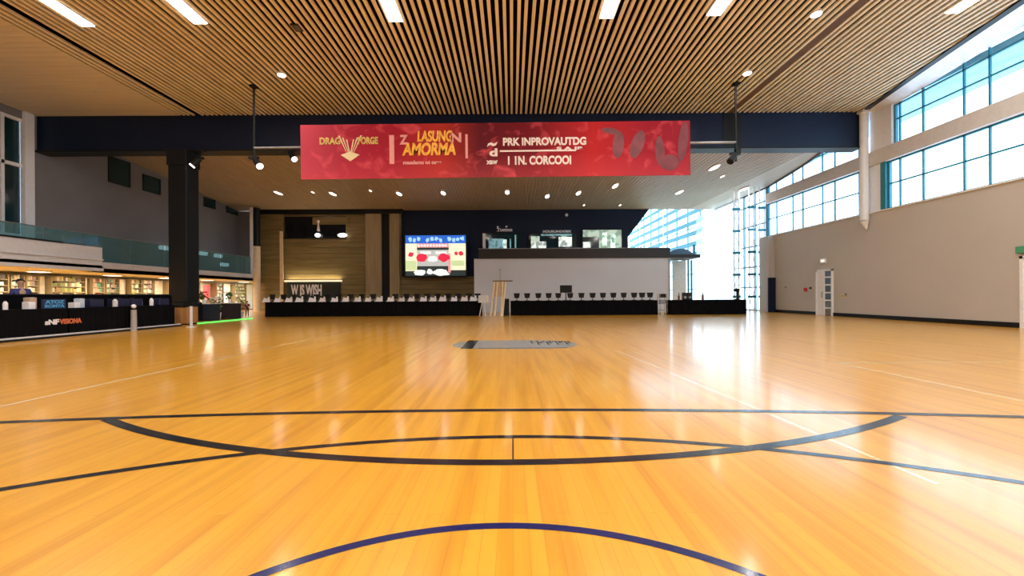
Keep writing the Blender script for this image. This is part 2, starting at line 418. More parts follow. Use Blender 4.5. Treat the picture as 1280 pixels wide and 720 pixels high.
def win_strip(name, y0, y1, z0, z1f, mys, zm):
    r = sroot(name)
    f = MB()
    fr = 0.05
    f.box((XR+0.08, y0, z0), (XR+0.18, y1, z0+fr))
    f.hexa([(XR+0.08, y0, z1f(y0)-0.07), (XR+0.18, y0, z1f(y0)-0.07), (XR+0.18, y1, z1f(y1)-0.07), (XR+0.08, y1, z1f(y1)-0.07), (XR+0.08, y0, z1f(y0)), (XR+0.18, y0, z1f(y0)), (XR+0.18, y1, z1f(y1)), (XR+0.08, y1, z1f(y1))])
    for y in mys:
        if y0 < y < y1: f.box((XR+0.08, y-0.028, z0), (XR+0.145, y+0.028, z1f(y)))
    f.box((XR+0.085, y0, zm-0.03), (XR+0.14, y1, zm+0.03))
    f.box((XR+0.06, y0, z0), (XR+0.18, y0+0.08, z1f(y0))); f.box((XR+0.06, y1-0.08, z0), (XR+0.18, y1, z1f(y1)))
    f.build('window_frame', M['teal'], r)
    MB().hexa([(XR+0.12, y0, z0), (XR+0.13, y0, z0), (XR+0.13, y1, z0), (XR+0.12, y1, z0), (XR+0.12, y0, z1f(y0)), (XR+0.13, y0, z1f(y0)), (XR+0.13, y1, z1f(y1)), (XR+0.12, y1, z1f(y1))]).build('window_pane', M['glass'], r)
    return r
win_strip('window_1', YN, 18.3, SILL+0.05, lambda y: CAM_H+5.80, my1, CAM_H+4.80)
win_strip('window_2', YN, 18.0, CAM_H+6.44, win_top, my1, CAM_H+7.50)
win_strip('window_3', 19.6, 26.9, SILL+0.05, lambda y: CAM_H+5.80, my2, CAM_H+4.80)
win_strip('window_4', 19.6, 26.9, CAM_H+6.44, lambda y: CAM_H+8.35, my2, CAM_H+7.40)
# thick teal jamb and pale piers between the window groups
struct(MB().box((XR-0.05, 18.3, SILL+0.05), (XR+0.2, 18.55, CAM_H+5.80)), 'trim_4', M['teal'])
struct(MB().box((XR-0.04, 18.0, CAM_H+6.44), (XR+0.3, 19.1, CAM_H+8.2)), 'trim_5', M['white'])
struct(MB().box((XR+0.0, 18.55, SILL+0.05), (XR+0.3, 19.6, CAM_H+5.8)), 'trim_6', M['white'])
# white column at the end of the beam, pointed at its foot
cx_ = XR-0.26; cy_ = 19.15
mb = MB().tube((cx_, cy_, CAM_H+3.35), (cx_, cy_, ZC-0.02), 0.17, n=20).tube((cx_+0.1, cy_, CAM_H+2.95), (cx_, cy_, CAM_H+3.35), 0.03, 0.17, n=20)
col_r = tag(mb.build('column', M['white'], smooth=False), 'slim white column ending in a point on the right wall beside the windows', 'column')
MB().box((cx_-0.22, cy_-0.22, ZC-0.12), (cx_+0.22, cy_+0.13, ZC-0.02)).build('cap_plate', M['white'], col_r)
# overhang of the roof outside
struct(MB().box((XR+0.35, YN, CAM_H+8.35), (XR+2.6, 27, CAM_H+8.6)), 'trim_7', mat('pale blue outside soffit', (0.22, 0.52, 0.62), 0.6))

def wall_door(name, y0, y1, ztop, split):
    r = sroot(name, (XR, (y0+y1)/2, 0))
    yc = (y0+y1)/2
    def B(a, b_): return MB().box((a[0], a[1]-yc, a[2]), (b_[0], b_[1]-yc, b_[2]))
    f = B((-0.07, y0, 0), (0, y0+0.09, ztop)); f.box((-0.07, y1-0.09-yc, 0), (0, y1-yc, ztop)); f.box((-0.07, y0-yc, ztop-0.09), (0, y1-yc, ztop))
    if split: f.box((-0.06, -0.04, 0), (0, 0.04, ztop-0.09))
    f.build('door_frame', M['white'], r)
    return r, yc
d1y0, d1y1 = PX(1042, 365, XR).y, PX(1021, 365, XR).y
ztop = PX(1031, 337, XR).z
d1, yc = wall_door('door_1', d1y0, d1y1, ztop, True)
lf = MB().box((-0.045, 0.04, 0.01), (-0.005, d1y1-0.09-yc, ztop-0.09)).build('door_leaf', M['white'], d1)
lf2 = MB().box((-0.04, d1y0+0.09-yc, 0.01), (-0.01, -0.04, ztop-0.09)).build('door_glass', M['chrome'], d1)
b = MB()
for k in range(1, 6): b.box((-0.05, d1y0+0.1-yc, k*ztop/6-0.04), (-0.042, -0.05, k*ztop/6+0.03))
b.build('glazing_bar', M['white'], lf2)
MB().tube((-0.09, 0.12, 0.95), (-0.09, 0.12, 1.25), 0.015).box((-0.09, 0.11, 0.96), (-0.04, 0.13, 0.98)).box((-0.09, 0.11, 1.22), (-0.04, 0.13, 1.24)).build('door_handle', M['grey_metal'], lf)
d2y1 = PX(1277, 365, XR).y
d2, yc = wall_door('door_2', d2y1-1.1, d2y1, PX(1277, 320, XR).z, False)
MB().box((-0.045, -0.46, 0.01), (-0.005, 0.46, PX(1277, 320, XR).z-0.09)).build('door_leaf', M['white'], d2)
# small fittings
def on_wall(px, py, wdt, hgt, m, name, label, cat, dep=0.06):
    c = PX(px, py, XR)
    r = thing(name, label, cat, (XR, c.y, c.z-hgt/2))
    MB().box((-dep, -wdt/2, 0), (0, wdt/2, hgt)).build('housing', m, r, bevel=0.008)
    return r
s = on_wall(1030, 326, 0.36, 0.26, M['white'], 'exit_sign', 'small white sign above the pale double door on the right wall', 'sign', 0.08)
MB().box((-0.085, -0.13, 0.07), (-0.08, 0.13, 0.19)).build('sign_face', emit('lit sign face', (1, 0.95, 0.9), 0.9), s)
s = on_wall(1007.5, 362, 0.22, 0.2, M['red_paint'], 'fire_alarm_box', 'small red fire alarm box left of the pale double door', 'alarm')
MB().tube((-0.08, 0, 0.1), (-0.06, 0, 0.1), 0.05, n=14).build('bell_dome', M['red_paint'], s)
s = on_wall(1013.5, 360, 0.12, 0.1, M['black'], 'wall_switch', 'small dark switch between red alarm box and pale door', 'switch')
MB().box((-0.075, -0.02, 0.03), (-0.06, 0.02, 0.08)).build('rocker', M['grey_metal'], s)
s = on_wall(1054, 370, 0.17, 0.2, M['yellow_paint'], 'door_release', 'small pale yellow box right of the pale double door', 'switch')
MB().tube((-0.075, 0, 0.1), (-0.06, 0, 0.1), 0.035, n=14).build('push_button', M['grey_metal'], s)
s = on_wall(1058, 368, 0.06, 0.12, M['grey_metal'], 'wall_socket', 'tiny grey plate just right of the pale yellow box', 'socket')
s = on_wall(982.5, 359, 0.10, 0.10, M['grey_metal'], 'wall_thermostat', 'tiny grey plate on the beige wall near the dark corner pad', 'thermostat')
s = on_wall(1279, 312, 0.3, 0.22, mat('green sign plastic', (0.08, 0.35, 0.2), 0.4), 'exit_sign', 'small green sign above the door at the right picture edge', 'sign', 0.08)
# dark pad on the wall's end
pz = P(965, 347, 26.1).z
pad = tag(MB().box((XR-0.48, 25.97, 0.0), (XR-0.03, 26.09, pz)).build('wall_pad', M['beam'], bevel=0.03), 'dark blue upright pad on the end of the beige wall', 'pad')
MB().box((XR-0.49, 25.955, pz-0.12), (XR-0.02, 25.97, pz-0.09)).build('strap', M['black'], pad)

# ------------------------------------------------------------------ glazed hall at the far right
nx0_ = 8.2
gl = sroot('window_5')
f = MB()
for i, y in enumerate([27.0+1.3*k for k in range(6)]+[36.5+2.6*k for k in range(9)]):
    if y < YEND: f.box((XR+0.0, y-0.05, 0), (XR+0.14, y+0.05, CAM_H+8.3 if y < YW else 15.0))
for z in (0.05, 1.6, 3.0, 4.4, 5.8, 7.2, 8.6): f.box((XR+0.02, 27.0, z-0.04), (XR+0.12, YEND, z+0.04))
f.build('window_frame', mat('grey teal mullion', (0.22, 0.34, 0.38), 0.4), gl)
MB().box((XR+0.06, 27.0, 0), (XR+0.07, YW, CAM_H+8.3)).box((XR+0.06, YW, 0), (XR+0.07, YEND, 15.0)).build('window_pane', M['glass'], gl)
gl2 = sroot('window_6')
struct(MB().box((nx0_, YW+0.3, 15.0), (XR+0.3, YEND, 15.2)), 'ceiling', M['white'])
struct(MB().box((nx0_-0.2, YW+0.3, 0), (nx0_, YEND, 15.0)), 'wall_hall', M['partition'])
f = MB(); x = 8.6
while x < XR: f.box((x-0.06, YEND-0.1, 0), (x+0.06, YEND, 15.0)); x += 1.2
for z in (1.6, 3.2, 4.8, 6.4, 8.0, 10.0, 12.0): f.box((8.5, YEND-0.1, z-0.05), (XR, YEND, z+0.05))
f.build('window_frame', M['teal'], gl2)
MB().box((8.5, YEND-0.05, 0), (XR, YEND-0.04, 15.0)).build('window_pane', M['glass'], gl2)
# pale blue sun louvres along the upper glass
lv = tag(MB().box((XR-0.06, 34.5, CAM_H+3.2), (XR-0.02, 34.56, 13.6)).build('sun_louvres', M['grey_metal']), 'bank of pale blue sun louvres under the ceiling of the far glass hall', 'blind')
b = MB()
z = CAM_H+3.3
while z < 13.3:
    b.prism([(XR-0.36, 34.5, z), (XR-0.06, 34.5, z+0.46), (XR-0.06, 34.5, z+0.52), (XR-0.36, 34.5, z+0.06)], (0, YEND-34.7, 0)); z += 0.95
b.build('blade', mat('pale blue louvre', (0.14, 0.36, 0.40), 0.5), lv)
for y in (44.0, 52.0, YEND-0.3): MB().box((XR-0.5, y, CAM_H+3.2), (XR-0.42, y+0.08, 13.6)).build('hanger', M['white'], lv)
# sheer white curtain drawn across the glazing
cur = thing('sheer_curtain', 'tall bright white sheer curtain across the glazing behind the right tables', 'curtain', (XR-0.6, 32.3, 0))
cm_ = bpy.data.materials.new('sheer white cloth'); cm_.use_nodes = True
_nt = cm_.node_tree; _p = _nt.nodes['Principled BSDF']; _nt.nodes.remove(_p); _o = [n for n in _nt.nodes if n.type == 'OUTPUT_MATERIAL'][0]
_t = _nt.nodes.new('ShaderNodeBsdfTranslucent'); _t.inputs[0].default_value = (0.95, 0.93, 0.88, 1); _q = _nt.nodes.new('ShaderNodeBsdfTransparent'); _x = _nt.nodes.new('ShaderNodeMixShader'); _x.inputs[0].default_value = 0.25
_w = _nt.nodes.new('ShaderNodeTexWave'); _w.bands_direction = 'Y'; _w.inputs['Scale'].default_value = 2.0; _r = _nt.nodes.new('ShaderNodeMapRange'); _r.inputs['To Min'].default_value = 0.18; _r.inputs['To Max'].default_value = 0.34
_tc = _nt.nodes.new('ShaderNodeTexCoord'); _nt.links.new(_tc.outputs['Object'], _w.inputs['Vector']); _nt.links.new(_w.outputs['Fac'], _r.inputs['Value']); _nt.links.new(_r.outputs[0], _x.inputs[0])
_nt.links.new(_t.outputs[0], _x.inputs[1]); _nt.links.new(_q.outputs[0], _x.inputs[2]); _nt.links.new(_x.outputs[0], _o.inputs[0])
for (ya, yb) in ((-3.4, -0.05), (0.0, 3.6)):
    b = MB(); n_ = int((yb-ya)/0.08); prev = None
    for i in range(n_+1):
        y = ya+(yb-ya)*i/n_; x = 0.05*math.sin(i*1.3); v0, v1 = b.bm.verts.new((x, y, 0.03)), b.bm.verts.new((x*0.6, y, 7.7))
        if prev: b.bm.faces.new([prev[0], v0, v1, prev[1]])
        prev = (v0, v1)
    o = b.build('curtain_panel', cm_, cur, smooth=True); sd = o.modifiers.new('thick', 'SOLIDIFY'); sd.thickness = 0.004
MB().tube((0, -3.5, 7.75), (0, 3.7, 7.75), 0.04).build('curtain_rail', M['white'], cur)
# lattice masts before the tall glazing
def lattice(x, y, z1, label):
    r = thing('lattice_mast', label, 'mast', (x, y, 0))
    for sx in (-0.16, 0.16):
        MB().tube((sx, 0, 0), (sx, 0, z1), 0.035, n=8).build('chord', M['white'], r)
    b = MB(); z = 0.1; k = 0
    while z+0.55 < z1:
        s_ = 1 if k % 2 else -1
        b.tube((-0.16*s_, 0, z), (0.16*s_, 0, z+0.55), 0.02, n=6); b.box((-0.16, -0.02, z-0.02), (0.16, 0.02, z+0.02)); z += 0.55; k += 1
    b.build('bracing', M['grey_metal'], r)
    b = MB()
    for k in range(5): MB().box((-0.24, -0.06, 0.9+k*1.45), (0.24, 0.06, 1.05+k*1.45)).build('bracket', M['teal'], r)
for px, y, lab in ((921, 27.6, 'white lattice mast with teal brackets behind the right end of the black tables'), (940, 27.0, 'white lattice mast in the middle of the bright glazing'), (953, 27.2, 'white lattice mast closest to the beige wall end')):
    lattice(P(px, 369, y).x, y, ZR, lab)

# ------------------------------------------------------------------ back wall
k = YW/FPX
nx0, nx1 = P(500, 300, YW).x, P(812, 262, YW).x
xe = P(785, 300, YW).x
back = struct(MB().prism([(P(318, 0, YW).x, YW, 0), (xe, YW, 0), (xe, YW, P(785, 296, YW).z), (nx1, YW, ZR), (P(318, 0, YW).x, YW, ZR)], (0, 0.3, 0)), 'wall_back', M['navy'])
# timber cladding
def bw(name, x0, y0, x1, y1, m, dep=0.1, parent=None, y=YW, **kw):
    a, c = P(x0, y1, y), P(x1, y0, y)
    return MB().box((a.x, y-dep, max(0, a.z)), (c.x, y, c.z)).build(name, m, parent or back, **kw)
clx0, clx1 = P(323, 300, YW).x, P(502, 300, YW).x
b = MB(); z = 0.0
while z < P(0, 270, YW).z-0.1: b.box((clx0, YW-0.12, z), (clx1, YW, z+0.40)); z += 0.42
b.build('board_cladding', M['clad'], back)
b = MB(); z = 0.0
zt = P(545, 346, YW).z
while z < zt: b.box((clx1+0.02, YW-0.10, z), (P(592, 0, YW).x, YW, min(z+0.40, zt))); z += 0.42
b.build('board_cladding', M['clad'], back)
bw('header', 318, 262, 505, 269, M['black'], 0.4)
def pilaster(x0, x1, m):
    a, c = P(x0, 400, YW), P(x1, 268, YW)
    return MB().box((a.x, YW-0.35, 0), (c.x, YW-0.12, c.z)).build('cladding_pier', m, back)
pilaster(325, 355, M['clad']); pilaster(459, 478, M['clad_light']); pilaster(489, 500, M['clad_light'])
a, c = P(478, 400, YW), P(489, 268, YW)
MB().box((a.x+0.01, YW-0.16, 0), (c.x-0.01, YW-0.12, c.z)).build('dark_reveal', M['black'], back)
# dark gallery opening high in the cladding with its two lamps
gal = sroot('window_7')
a, c = P(357, 297, YW), P(433, 271, YW)
MB().box((a.x, YW-0.15, a.z), (c.x, YW-0.125, c.z)).build('window_pane', M['screen_dark'], gal)
MB().box((a.x-0.05, YW-0.22, a.z-0.12), (c.x+0.05, YW-0.12, a.z)).build('window_sill', M['black'], gal)
a2, c2 = P(392, 272, YW), P(433, 281, YW)
MB().box((a2.x, YW-0.2, c2.z), (c2.x+0.3, YW-0.155, a2.z)).build('window_frame', M['clad'], gal)
def glow_lamp(px, py, wdt, lab):
    q = P(px, py, YW-0.35)
    r = thing('wall_lamp', lab, 'lamp', (q.x, YW-0.35, q.z))
    MB().ball((0, 0, 0), 0.3, (wdt, 0.5, 0.55), sub=2).build('lamp_shade', M['rear_lamp'], r, smooth=True)
    MB().box((-0.05, 0.05, 0.05), (0.05, 0.13, 0.2)).build('bracket', M['black'], r)
glow_lamp(428, 294, 1.3, 'wide glowing lamp at the right end of the dark gallery opening')
glow_lamp(397, 294, 0.75, 'small glowing lamp left of the wide glowing lamp')
q = P(398, 284, YW-0.3)
fig = thing('banner_stand', 'small pale upright ornament above the small glowing lamp', 'ornament', (q.x, YW-0.3, q.z-0.3))
MB().tube((0, 0, 0), (0, 0, 0.7), 0.12, 0.03, n=10).build('stem', M['paper'], fig); MB().ball((0, 0, 0.75), 0.12, sub=2).build('finial', M['paper'], fig)
# pale upright strip and outlined black board low on the cladding
a, c = P(353.5, 372, YW), P(357, 290, YW)
MB().box((a.x, YW-0.42, 0), (c.x, YW-0.35, c.z)).build('pale_trim', M['cream'], back)
brd = thing('sign_board', 'black board with white scrawled lettering under a pale ledge on timber wall', 'sign', (P(392, 0, YW).x, YW-0.12, P(392, 378, YW).z))
a, c = P(359, 378, YW), P(425, 352, YW)
hw = (c.x-a.x)/2; hh = c.z-a.z
MB().box((-hw, -0.12, 0), (hw, 0, hh)).build('panel', mat('black board', (0.008, 0.016, 0.016), 0.5), brd)
MB().box((-hw-0.1, -0.35, hh), (hw+0.1, 0, hh+0.12)).build('top_rail', emit('lit ledge strip', (1.0, 0.86, 0.58), 0.9), brd)
area('lamp_light', brd, (0, -0.2, hh+0.16), 2*hw, 0.2, 45, (1, 0.80, 0.50), (PI, 0, 0))
text('W IS WISH', 'lettering', M['paper'], hw*1.15, hh*0.55, (-hw*0.85, -0.13, hh*0.32), brd)
# the video screen
sx0, sz0 = P(507, 346, YW-1.2).x, P(507, 345, YW-1.2).z
sx1, sz1 = P(582, 294, YW-1.2).x, P(582, 294, YW-1.2).z
W_, H_ = sx1-sx0, sz1-sz0
scr = thing('video_screen', 'large lit video screen with blue header and red and cream graphics', 'screen', (sx0, YW-1.2, sz0))
MB().box((-0.12, 0.02, -0.12), (W_+0.12, 0.25, H_+0.12)).build('housing', M['black'], scr, bevel=0.02)
MB().tube((W_*0.25, 0.25, H_*0.6), (W_*0.25, 1.2, H_*0.6), 0.06).tube((W_*0.75, 0.25, H_*0.6), (W_*0.75, 1.2, H_*0.6), 0.06).build('mount', M['black'], scr)
E = lambda n_, c_, s_=1.0: emit(n_, c_, s_)
pic = MB().box((0, 0, 0), (W_, 0.02, H_)).build('display', E('screen dark picture', (0.02, 0.03, 0.03), 1.0), scr)
def patch(x0, y0, x1, y1, m, lay=1, nm='graphic'):
    return MB().box((x0*W_, -0.004*lay, (1-y1)*H_), (x1*W_, 0.0, (1-y0)*H_)).build(nm, m, pic)
blue = E('screen blue', (0.02, 0.12, 0.55)); cream = E('screen cream', (0.85, 0.80, 0.55)); grey = E('screen grey', (0.42, 0.44, 0.42))
redm = E('screen red', (0.65, 0.02, 0.06)); whitem = E('screen white', (0.80, 0.85, 0.80)); pink = E('screen pink', (0.75, 0.28, 0.30)); grn = E('screen green', (0.50, 0.60, 0.30))
lblue = E('screen light blue', (0.35, 0.60, 1.0))
patch(0, 0, 1, 0.2, blue); patch(0, 0.2, 0.19, 0.88, cream); patch(0.72, 0.2, 1, 0.86, cream); patch(0.19, 0.20, 0.72, 0.30, pink)
patch(0.19, 0.36, 0.72, 0.76, grey); patch(0.0, 0.62, 0.18, 0.86, grn, 2); patch(0.76, 0.62, 0.98, 0.76, grn, 2)
def blob(cx, cy, rx, ry, m, lay=3, n=18, j=0.15):
    b = MB(); pts = []
    for i in range(n):
        a = 2*PI*i/n; q_ = 1+random.uniform(-j, j)
        pts.append(((cx+rx*q_*math.cos(a))*W_, -0.004*lay, (1-cy-ry*q_*math.sin(a))*H_))
    b.prism(pts, (0, 0.01, 0)); return b.build('graphic', m, pic)
blob(0.27, 0.55, 0.09, 0.10, redm); blob(0.63, 0.55, 0.10, 0.10, redm); blob(0.45, 0.58, 0.08, 0.07, whitem, 4)
blob(0.09, 0.47, 0.045, 0.06, redm, 3); blob(0.84, 0.45, 0.03, 0.05, redm, 3); blob(0.92, 0.45, 0.045, 0.06, redm, 3)
blob(0.24, 0.92, 0.10, 0.07, whitem); blob(0.40, 0.90, 0.05, 0.07, whitem); blob(0.58, 0.91, 0.13, 0.08, whitem); blob(0.66, 0.96, 0.08, 0.03, whitem, 4)
patch(0.71, 0.45, 0.75, 0.92, pink, 2)
for i in range(13):
    x = 0.06+i*0.072
    if i in (3, 8): continue
    blob(x+0.02, 0.10+0.02*math.sin(i*2), 0.03, 0.05, lblue, 2, j=0.35)
for i in range(10): blob(0.22+i*0.05, 0.25, 0.018, 0.03, whitem, 3, j=0.3)
patch(0.25, 0.40, 0.42, 0.46, whitem, 2); patch(0.50, 0.40, 0.68, 0.46, whitem, 2)

# upper windows on the navy wall
def upper_window(name, x0, y0, x1, y1, bits):
    r = sroot(name)
    a, c = P(x0, y1, YW), P(x1, y0, YW)
    t = 0.09
    f = MB().box((a.x, YW-0.12, a.z), (c.x, YW, a.z+t)).box((a.x, YW-0.12, c.z-t), (c.x, YW, c.z)).box((a.x, YW-0.12, a.z), (a.x+t, YW, c.z)).box((c.x-t, YW-0.12, a.z), (c.x, YW, c.z))
    f.build('window_frame', M['black'], r)
    p = MB().box((a.x+t, YW-0.06, a.z+t), (c.x-t, YW-0.04, c.z-t)).build('window_pane', M['darkteal'], r)
    for (bx0, by0, bx1, by1, m_) in bits:
        w0, h0 = c.x-a.x-2*t, c.z-a.z-2*t
        MB().box((a.x+t+bx0*w0, YW-0.075, a.z+t+(1-by1)*h0), (a.x+t+bx1*w0, YW-0.06, a.z+t+(1-by0)*h0)).build('lit_view', m_, p)
    return r
def emit_view(name, c1, c2, strength, scale):
    m = emit(name, c1, strength); nt = m.node_tree; b = nt.nodes['Principled BSDF']
    t = nt.nodes.new('ShaderNodeTexCoord'); n = nt.nodes.new('ShaderNodeTexVoronoi'); n.inputs['Scale'].default_value = scale
    r = nt.nodes.new('ShaderNodeValToRGB'); r.color_ramp.interpolation = 'CONSTANT'
    r.color_ramp.elements[0].color = (*c1, 1); r.color_ramp.elements[1].position = 0.62; r.color_ramp.elements[1].color = (*c2, 1)
    nt.links.new(t.outputs['Object'], n.inputs['Vector']); nt.links.new(n.outputs['Color'], r.inputs[0]); nt.links.new(r.outputs[0], b.inputs['Emission Color'])
    return m
lv_w = emit_view('bright room beyond', (0.80, 0.86, 0.80), (0.10, 0.14, 0.14), 0.8, 4.5); lv_t = emit_view('dim teal room beyond', (0.22, 0.42, 0.46), (0.04, 0.10, 0.12), 0.6, 5); lv_g = emit_view('green grey room beyond', (0.50, 0.62, 0.50), (0.14, 0.22, 0.18), 0.7, 4)
upper_window('window_8', 604, 290, 652, 316, [(0.12, 0.3, 0.55, 0.85, lv_t), (0.5, 0.35, 0.62, 0.85, lv_w), (0.70, 0.3, 0.74, 0.9, lv_t), (0.84, 0.1, 0.88, 0.8, lv_t)])
upper_window('window_9', 660, 291, 722, 313, [(0.04, 0.15, 0.22, 0.5, lv_g), (0.04, 0.5, 0.36, 0.95, lv_w), (0.62, 0.2, 0.9, 0.85, lv_w), (0.68, 0.1, 0.8, 0.3, lv_g), (0.25, 0.0, 0.9, 0.12, lv_t)])
upper_window('window_10', 727, 286, 778, 314, [(0.0, 0.0, 1.0, 0.35, lv_g), (0.42, 0.35, 1.0, 1.0, lv_g), (0.5, 0.15, 0.62, 0.8, lv_w), (0.72, 0.2, 0.84, 0.95, lv_w), (0.0, 0.6, 0.2, 1.0, lv_w)])
a, c = P(603.5, 314, YW), P(607, 292, YW)
struct(MB().box((a.x, YW-0.16, a.z), (c.x, YW-0.13, c.z)), 'trim_8', M['white'])
sg = thing('wall_sign', 'small white lettering on the navy wall above the leftmost upper window', 'sign', (P(621, 289, YW).x, YW, P(621, 289, YW).z))
MB().box((-0.02, -0.05, -0.02), (1.28, -0.02, 0.0)).build('rail', M['paper'], sg)
text('Tustoo', 'lettering', M['paper'], 1.25, 0.22, (0, -0.03, 0.02), sg)
MB().ball((0.78, -0.04, 0.36), 0.09, (1, 0.4, 1)).build('dot', M['paper'], sg); MB().box((0.02, -0.05, 0.2), (0.14, -0.02, 0.40)).build('stroke', M['paper'], sg)
sg = thing('wall_sign', 'thin row of pale lettering over the middle upper window', 'sign', (P(678, 291, YW-0.13).x, YW-0.13, P(678, 291, YW-0.13).z))
text('XOURUNOOEX', 'lettering', M['paper'], 2.3, 0.2, (0, -0.02, 0), sg)
MB().box((0, -0.012, 0.05), (2.3, 0.0, 0.09)).build('rail', M['grey_metal'], sg)
q = P(708, 269, YW)
cm = thing('dome_camera', 'small round pale camera high on the navy wall', 'camera', (q.x, YW, q.z))
MB().ball((0, -0.1, 0), 0.13, sub=2).build('dome', M['paper'], cm, smooth=True); MB().tube((0, -0.1, 0), (0, 0, 0), 0.05).build('mount', M['black'], cm)

# ------------------------------------------------------------------ pale partition with dark gallery ledge
YP = 28.0
a, c = P(593, 395, YP), P(836, 322, YP)
zp = P(700, 323, YP).z
part = struct(MB().box((a.x, YP, 0), (c.x, YP+0.25, zp)), 'wall_partition', M['partition'])
zl = P(700, 311, YP).z
led = struct(MB().box((a.x+0.3, YP-0.1, zp), (P(873, 0, YP).x, YP+2.2, zp+0.22)).box((a.x+0.3, YP-0.02, zp+0.22), (P(836, 0, YP).x, YP+0.1, zl)), 'trim_9', mat('dark brown gallery edge', (0.025, 0.020, 0.020), 0.5))
MB().tube((a.x+0.3, YP+0.03, zl+0.03), (P(836, 0, YP).x, YP+0.03, zl+0.03), 0.03).build('handrail', M['grey_metal'], led)
MB().box((c.x-0.01, YP-0.05, 0), (c.x+0.07, YP+0.25, zp)).build('end_post', M['grey_metal'], led)
# far pale wall and posts beyond the partition end
b = MB()
for px in (858, 862): q = P(px, 0, 31); b.box((q.x, 31, 0), (q.x+0.12, 31.12, zp+0.1))
struct(b, 'trim_10', M['teal'])
q0, q1 = P(839, 0, 30.5), P(856, 0, 30.5)
struct(MB().box((q0.x, 30.5, 0), (q1.x, 30.6, zp)), 'wall_inner', mat('warm white wall', (0.78, 0.74, 0.66), 0.6))
# blue dome seat backs on gallery
q = P(851, 310, 30.0)
sf = thing('curved_screen', 'dark blue curved panel on the right end of the gallery ledge', 'panel', (q.x, 30.0, zp+0.22))
b = MB(); pts = []
for i in range(13):
    a_ = PI*i/12; pts.append((0.95*math.cos(a_), 0, 0.62*math.sin(a_)))
b.prism(pts, (0, 0.1, 0)); b.build('panel', mat('blue grey panel', (0.06, 0.13, 0.20), 0.4), sf)
MB().box((0.9, 0, 0), (1.05, 0.1, 0.9)).build('post', M['teal'], sf)

# ------------------------------------------------------------------ left side: wall, balcony, concourse
zs0 = CAM_H+1.22
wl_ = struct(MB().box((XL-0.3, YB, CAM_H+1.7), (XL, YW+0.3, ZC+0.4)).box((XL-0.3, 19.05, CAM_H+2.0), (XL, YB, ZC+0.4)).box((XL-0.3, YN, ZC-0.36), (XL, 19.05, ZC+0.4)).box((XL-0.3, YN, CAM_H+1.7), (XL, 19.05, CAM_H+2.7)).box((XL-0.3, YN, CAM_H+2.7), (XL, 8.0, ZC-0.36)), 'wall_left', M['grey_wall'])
# shop wall below
struct(MB().box((-23.6, YN, 0), (-23.4, 44, zs0+0.3)), 'wall_shop', mat('cream shop wall', (0.62, 0.52, 0.36), 0.6, var=0.1))
struct(MB().box((-23.6, 38.6, 0), (-21.5, 38.8, zs0+0.3)), 'wall_shop', M['clad'])
# near balcony and rear balcony fascias with slab
bal = struct(MB().box((-23.6, YN, zs0), (-19.0, YB, zs0+0.25)).box((-19.25, YN, zs0), (-19.0, YB, CAM_H+2.3)).box((-19.0, YN, zs0-0.02), (-18.94, YB, zs0+0.12)).box((-19.25, YN, CAM_H+1.7), (-18.93, YB, CAM_H+1.76)), 'trim_11', M['offwhite'])
bal2 = struct(MB().box((-23.6, YB+0.01, zs0), (-20.0, 38.5, zs0+0.2)).box((-20.2, YB+0.01, zs0), (-20.0, 36.5, CAM_H+1.72)), 'trim_12', M['offwhite'])
MB().box((-19.2, YN, CAM_H+2.3), (-18.95, 17.6, CAM_H+2.36)).build('coping', M['black'], bal)
def balustrade(x, ya, yb, z0, z1, lab, step=1.5):
    r = thing('glass_balustrade', lab, 'balustrade', (x, (ya+yb)/2, z0))
    yc_ = (ya+yb)/2
    y = ya
    while y < yb-0.1:
        MB().box((-0.01, y+0.02-yc_, 0), (0.01, min(y+step-0.02, yb)-yc_, z1-z0)).build('glass_panel', M['rail_glass'], r); y += step
    MB().tube((0, ya-yc_, z1-z0+0.02), (0, yb-yc_, z1-z0+0.02), 0.02).build('handrail', M['grey_metal'], r)
balustrade(-19.1, 14.0, 19.2, CAM_H+2.36, CAM_H+2.86, 'low glass balustrade along the near left balcony')
balustrade(-20.1, 19.5, 33.3, CAM_H+1.72, CAM_H+3.0, 'tall teal glass balustrade on the balcony beyond the black column', 2.3)
# left tall window
lw = sroot('window_11')
zb, zt2 = CAM_H+2.7, ZC-0.36
f = MB()
f.box((XL-0.15, 8.0, zb), (XL-0.02, 18.75, zb+0.15)).box((XL-0.15, 8.0, zt2-0.12), (XL-0.02, 18.75, zt2))
for y in (18.0, 16.0, 14.0, 12.0, 10.0): f.box((XL-0.12, y-0.06, zb), (XL, y+0.06, zt2))
f.box((XL-0.12, 8.0, CAM_H+5.85), (XL, 18.75, CAM_H+6.0))
f.build('window_frame', M['white'], lw)
MB().box((XL-0.16, 8.0, zb), (XL-0.14, 18.75, zt2)).build('window_pane', M['darkteal'], lw)
struct(MB().box((XL-0.1, 18.72, CAM_H+1.5), (XL+0.12, 19.1, ZC-0.01)), 'trim_13', M['white'])
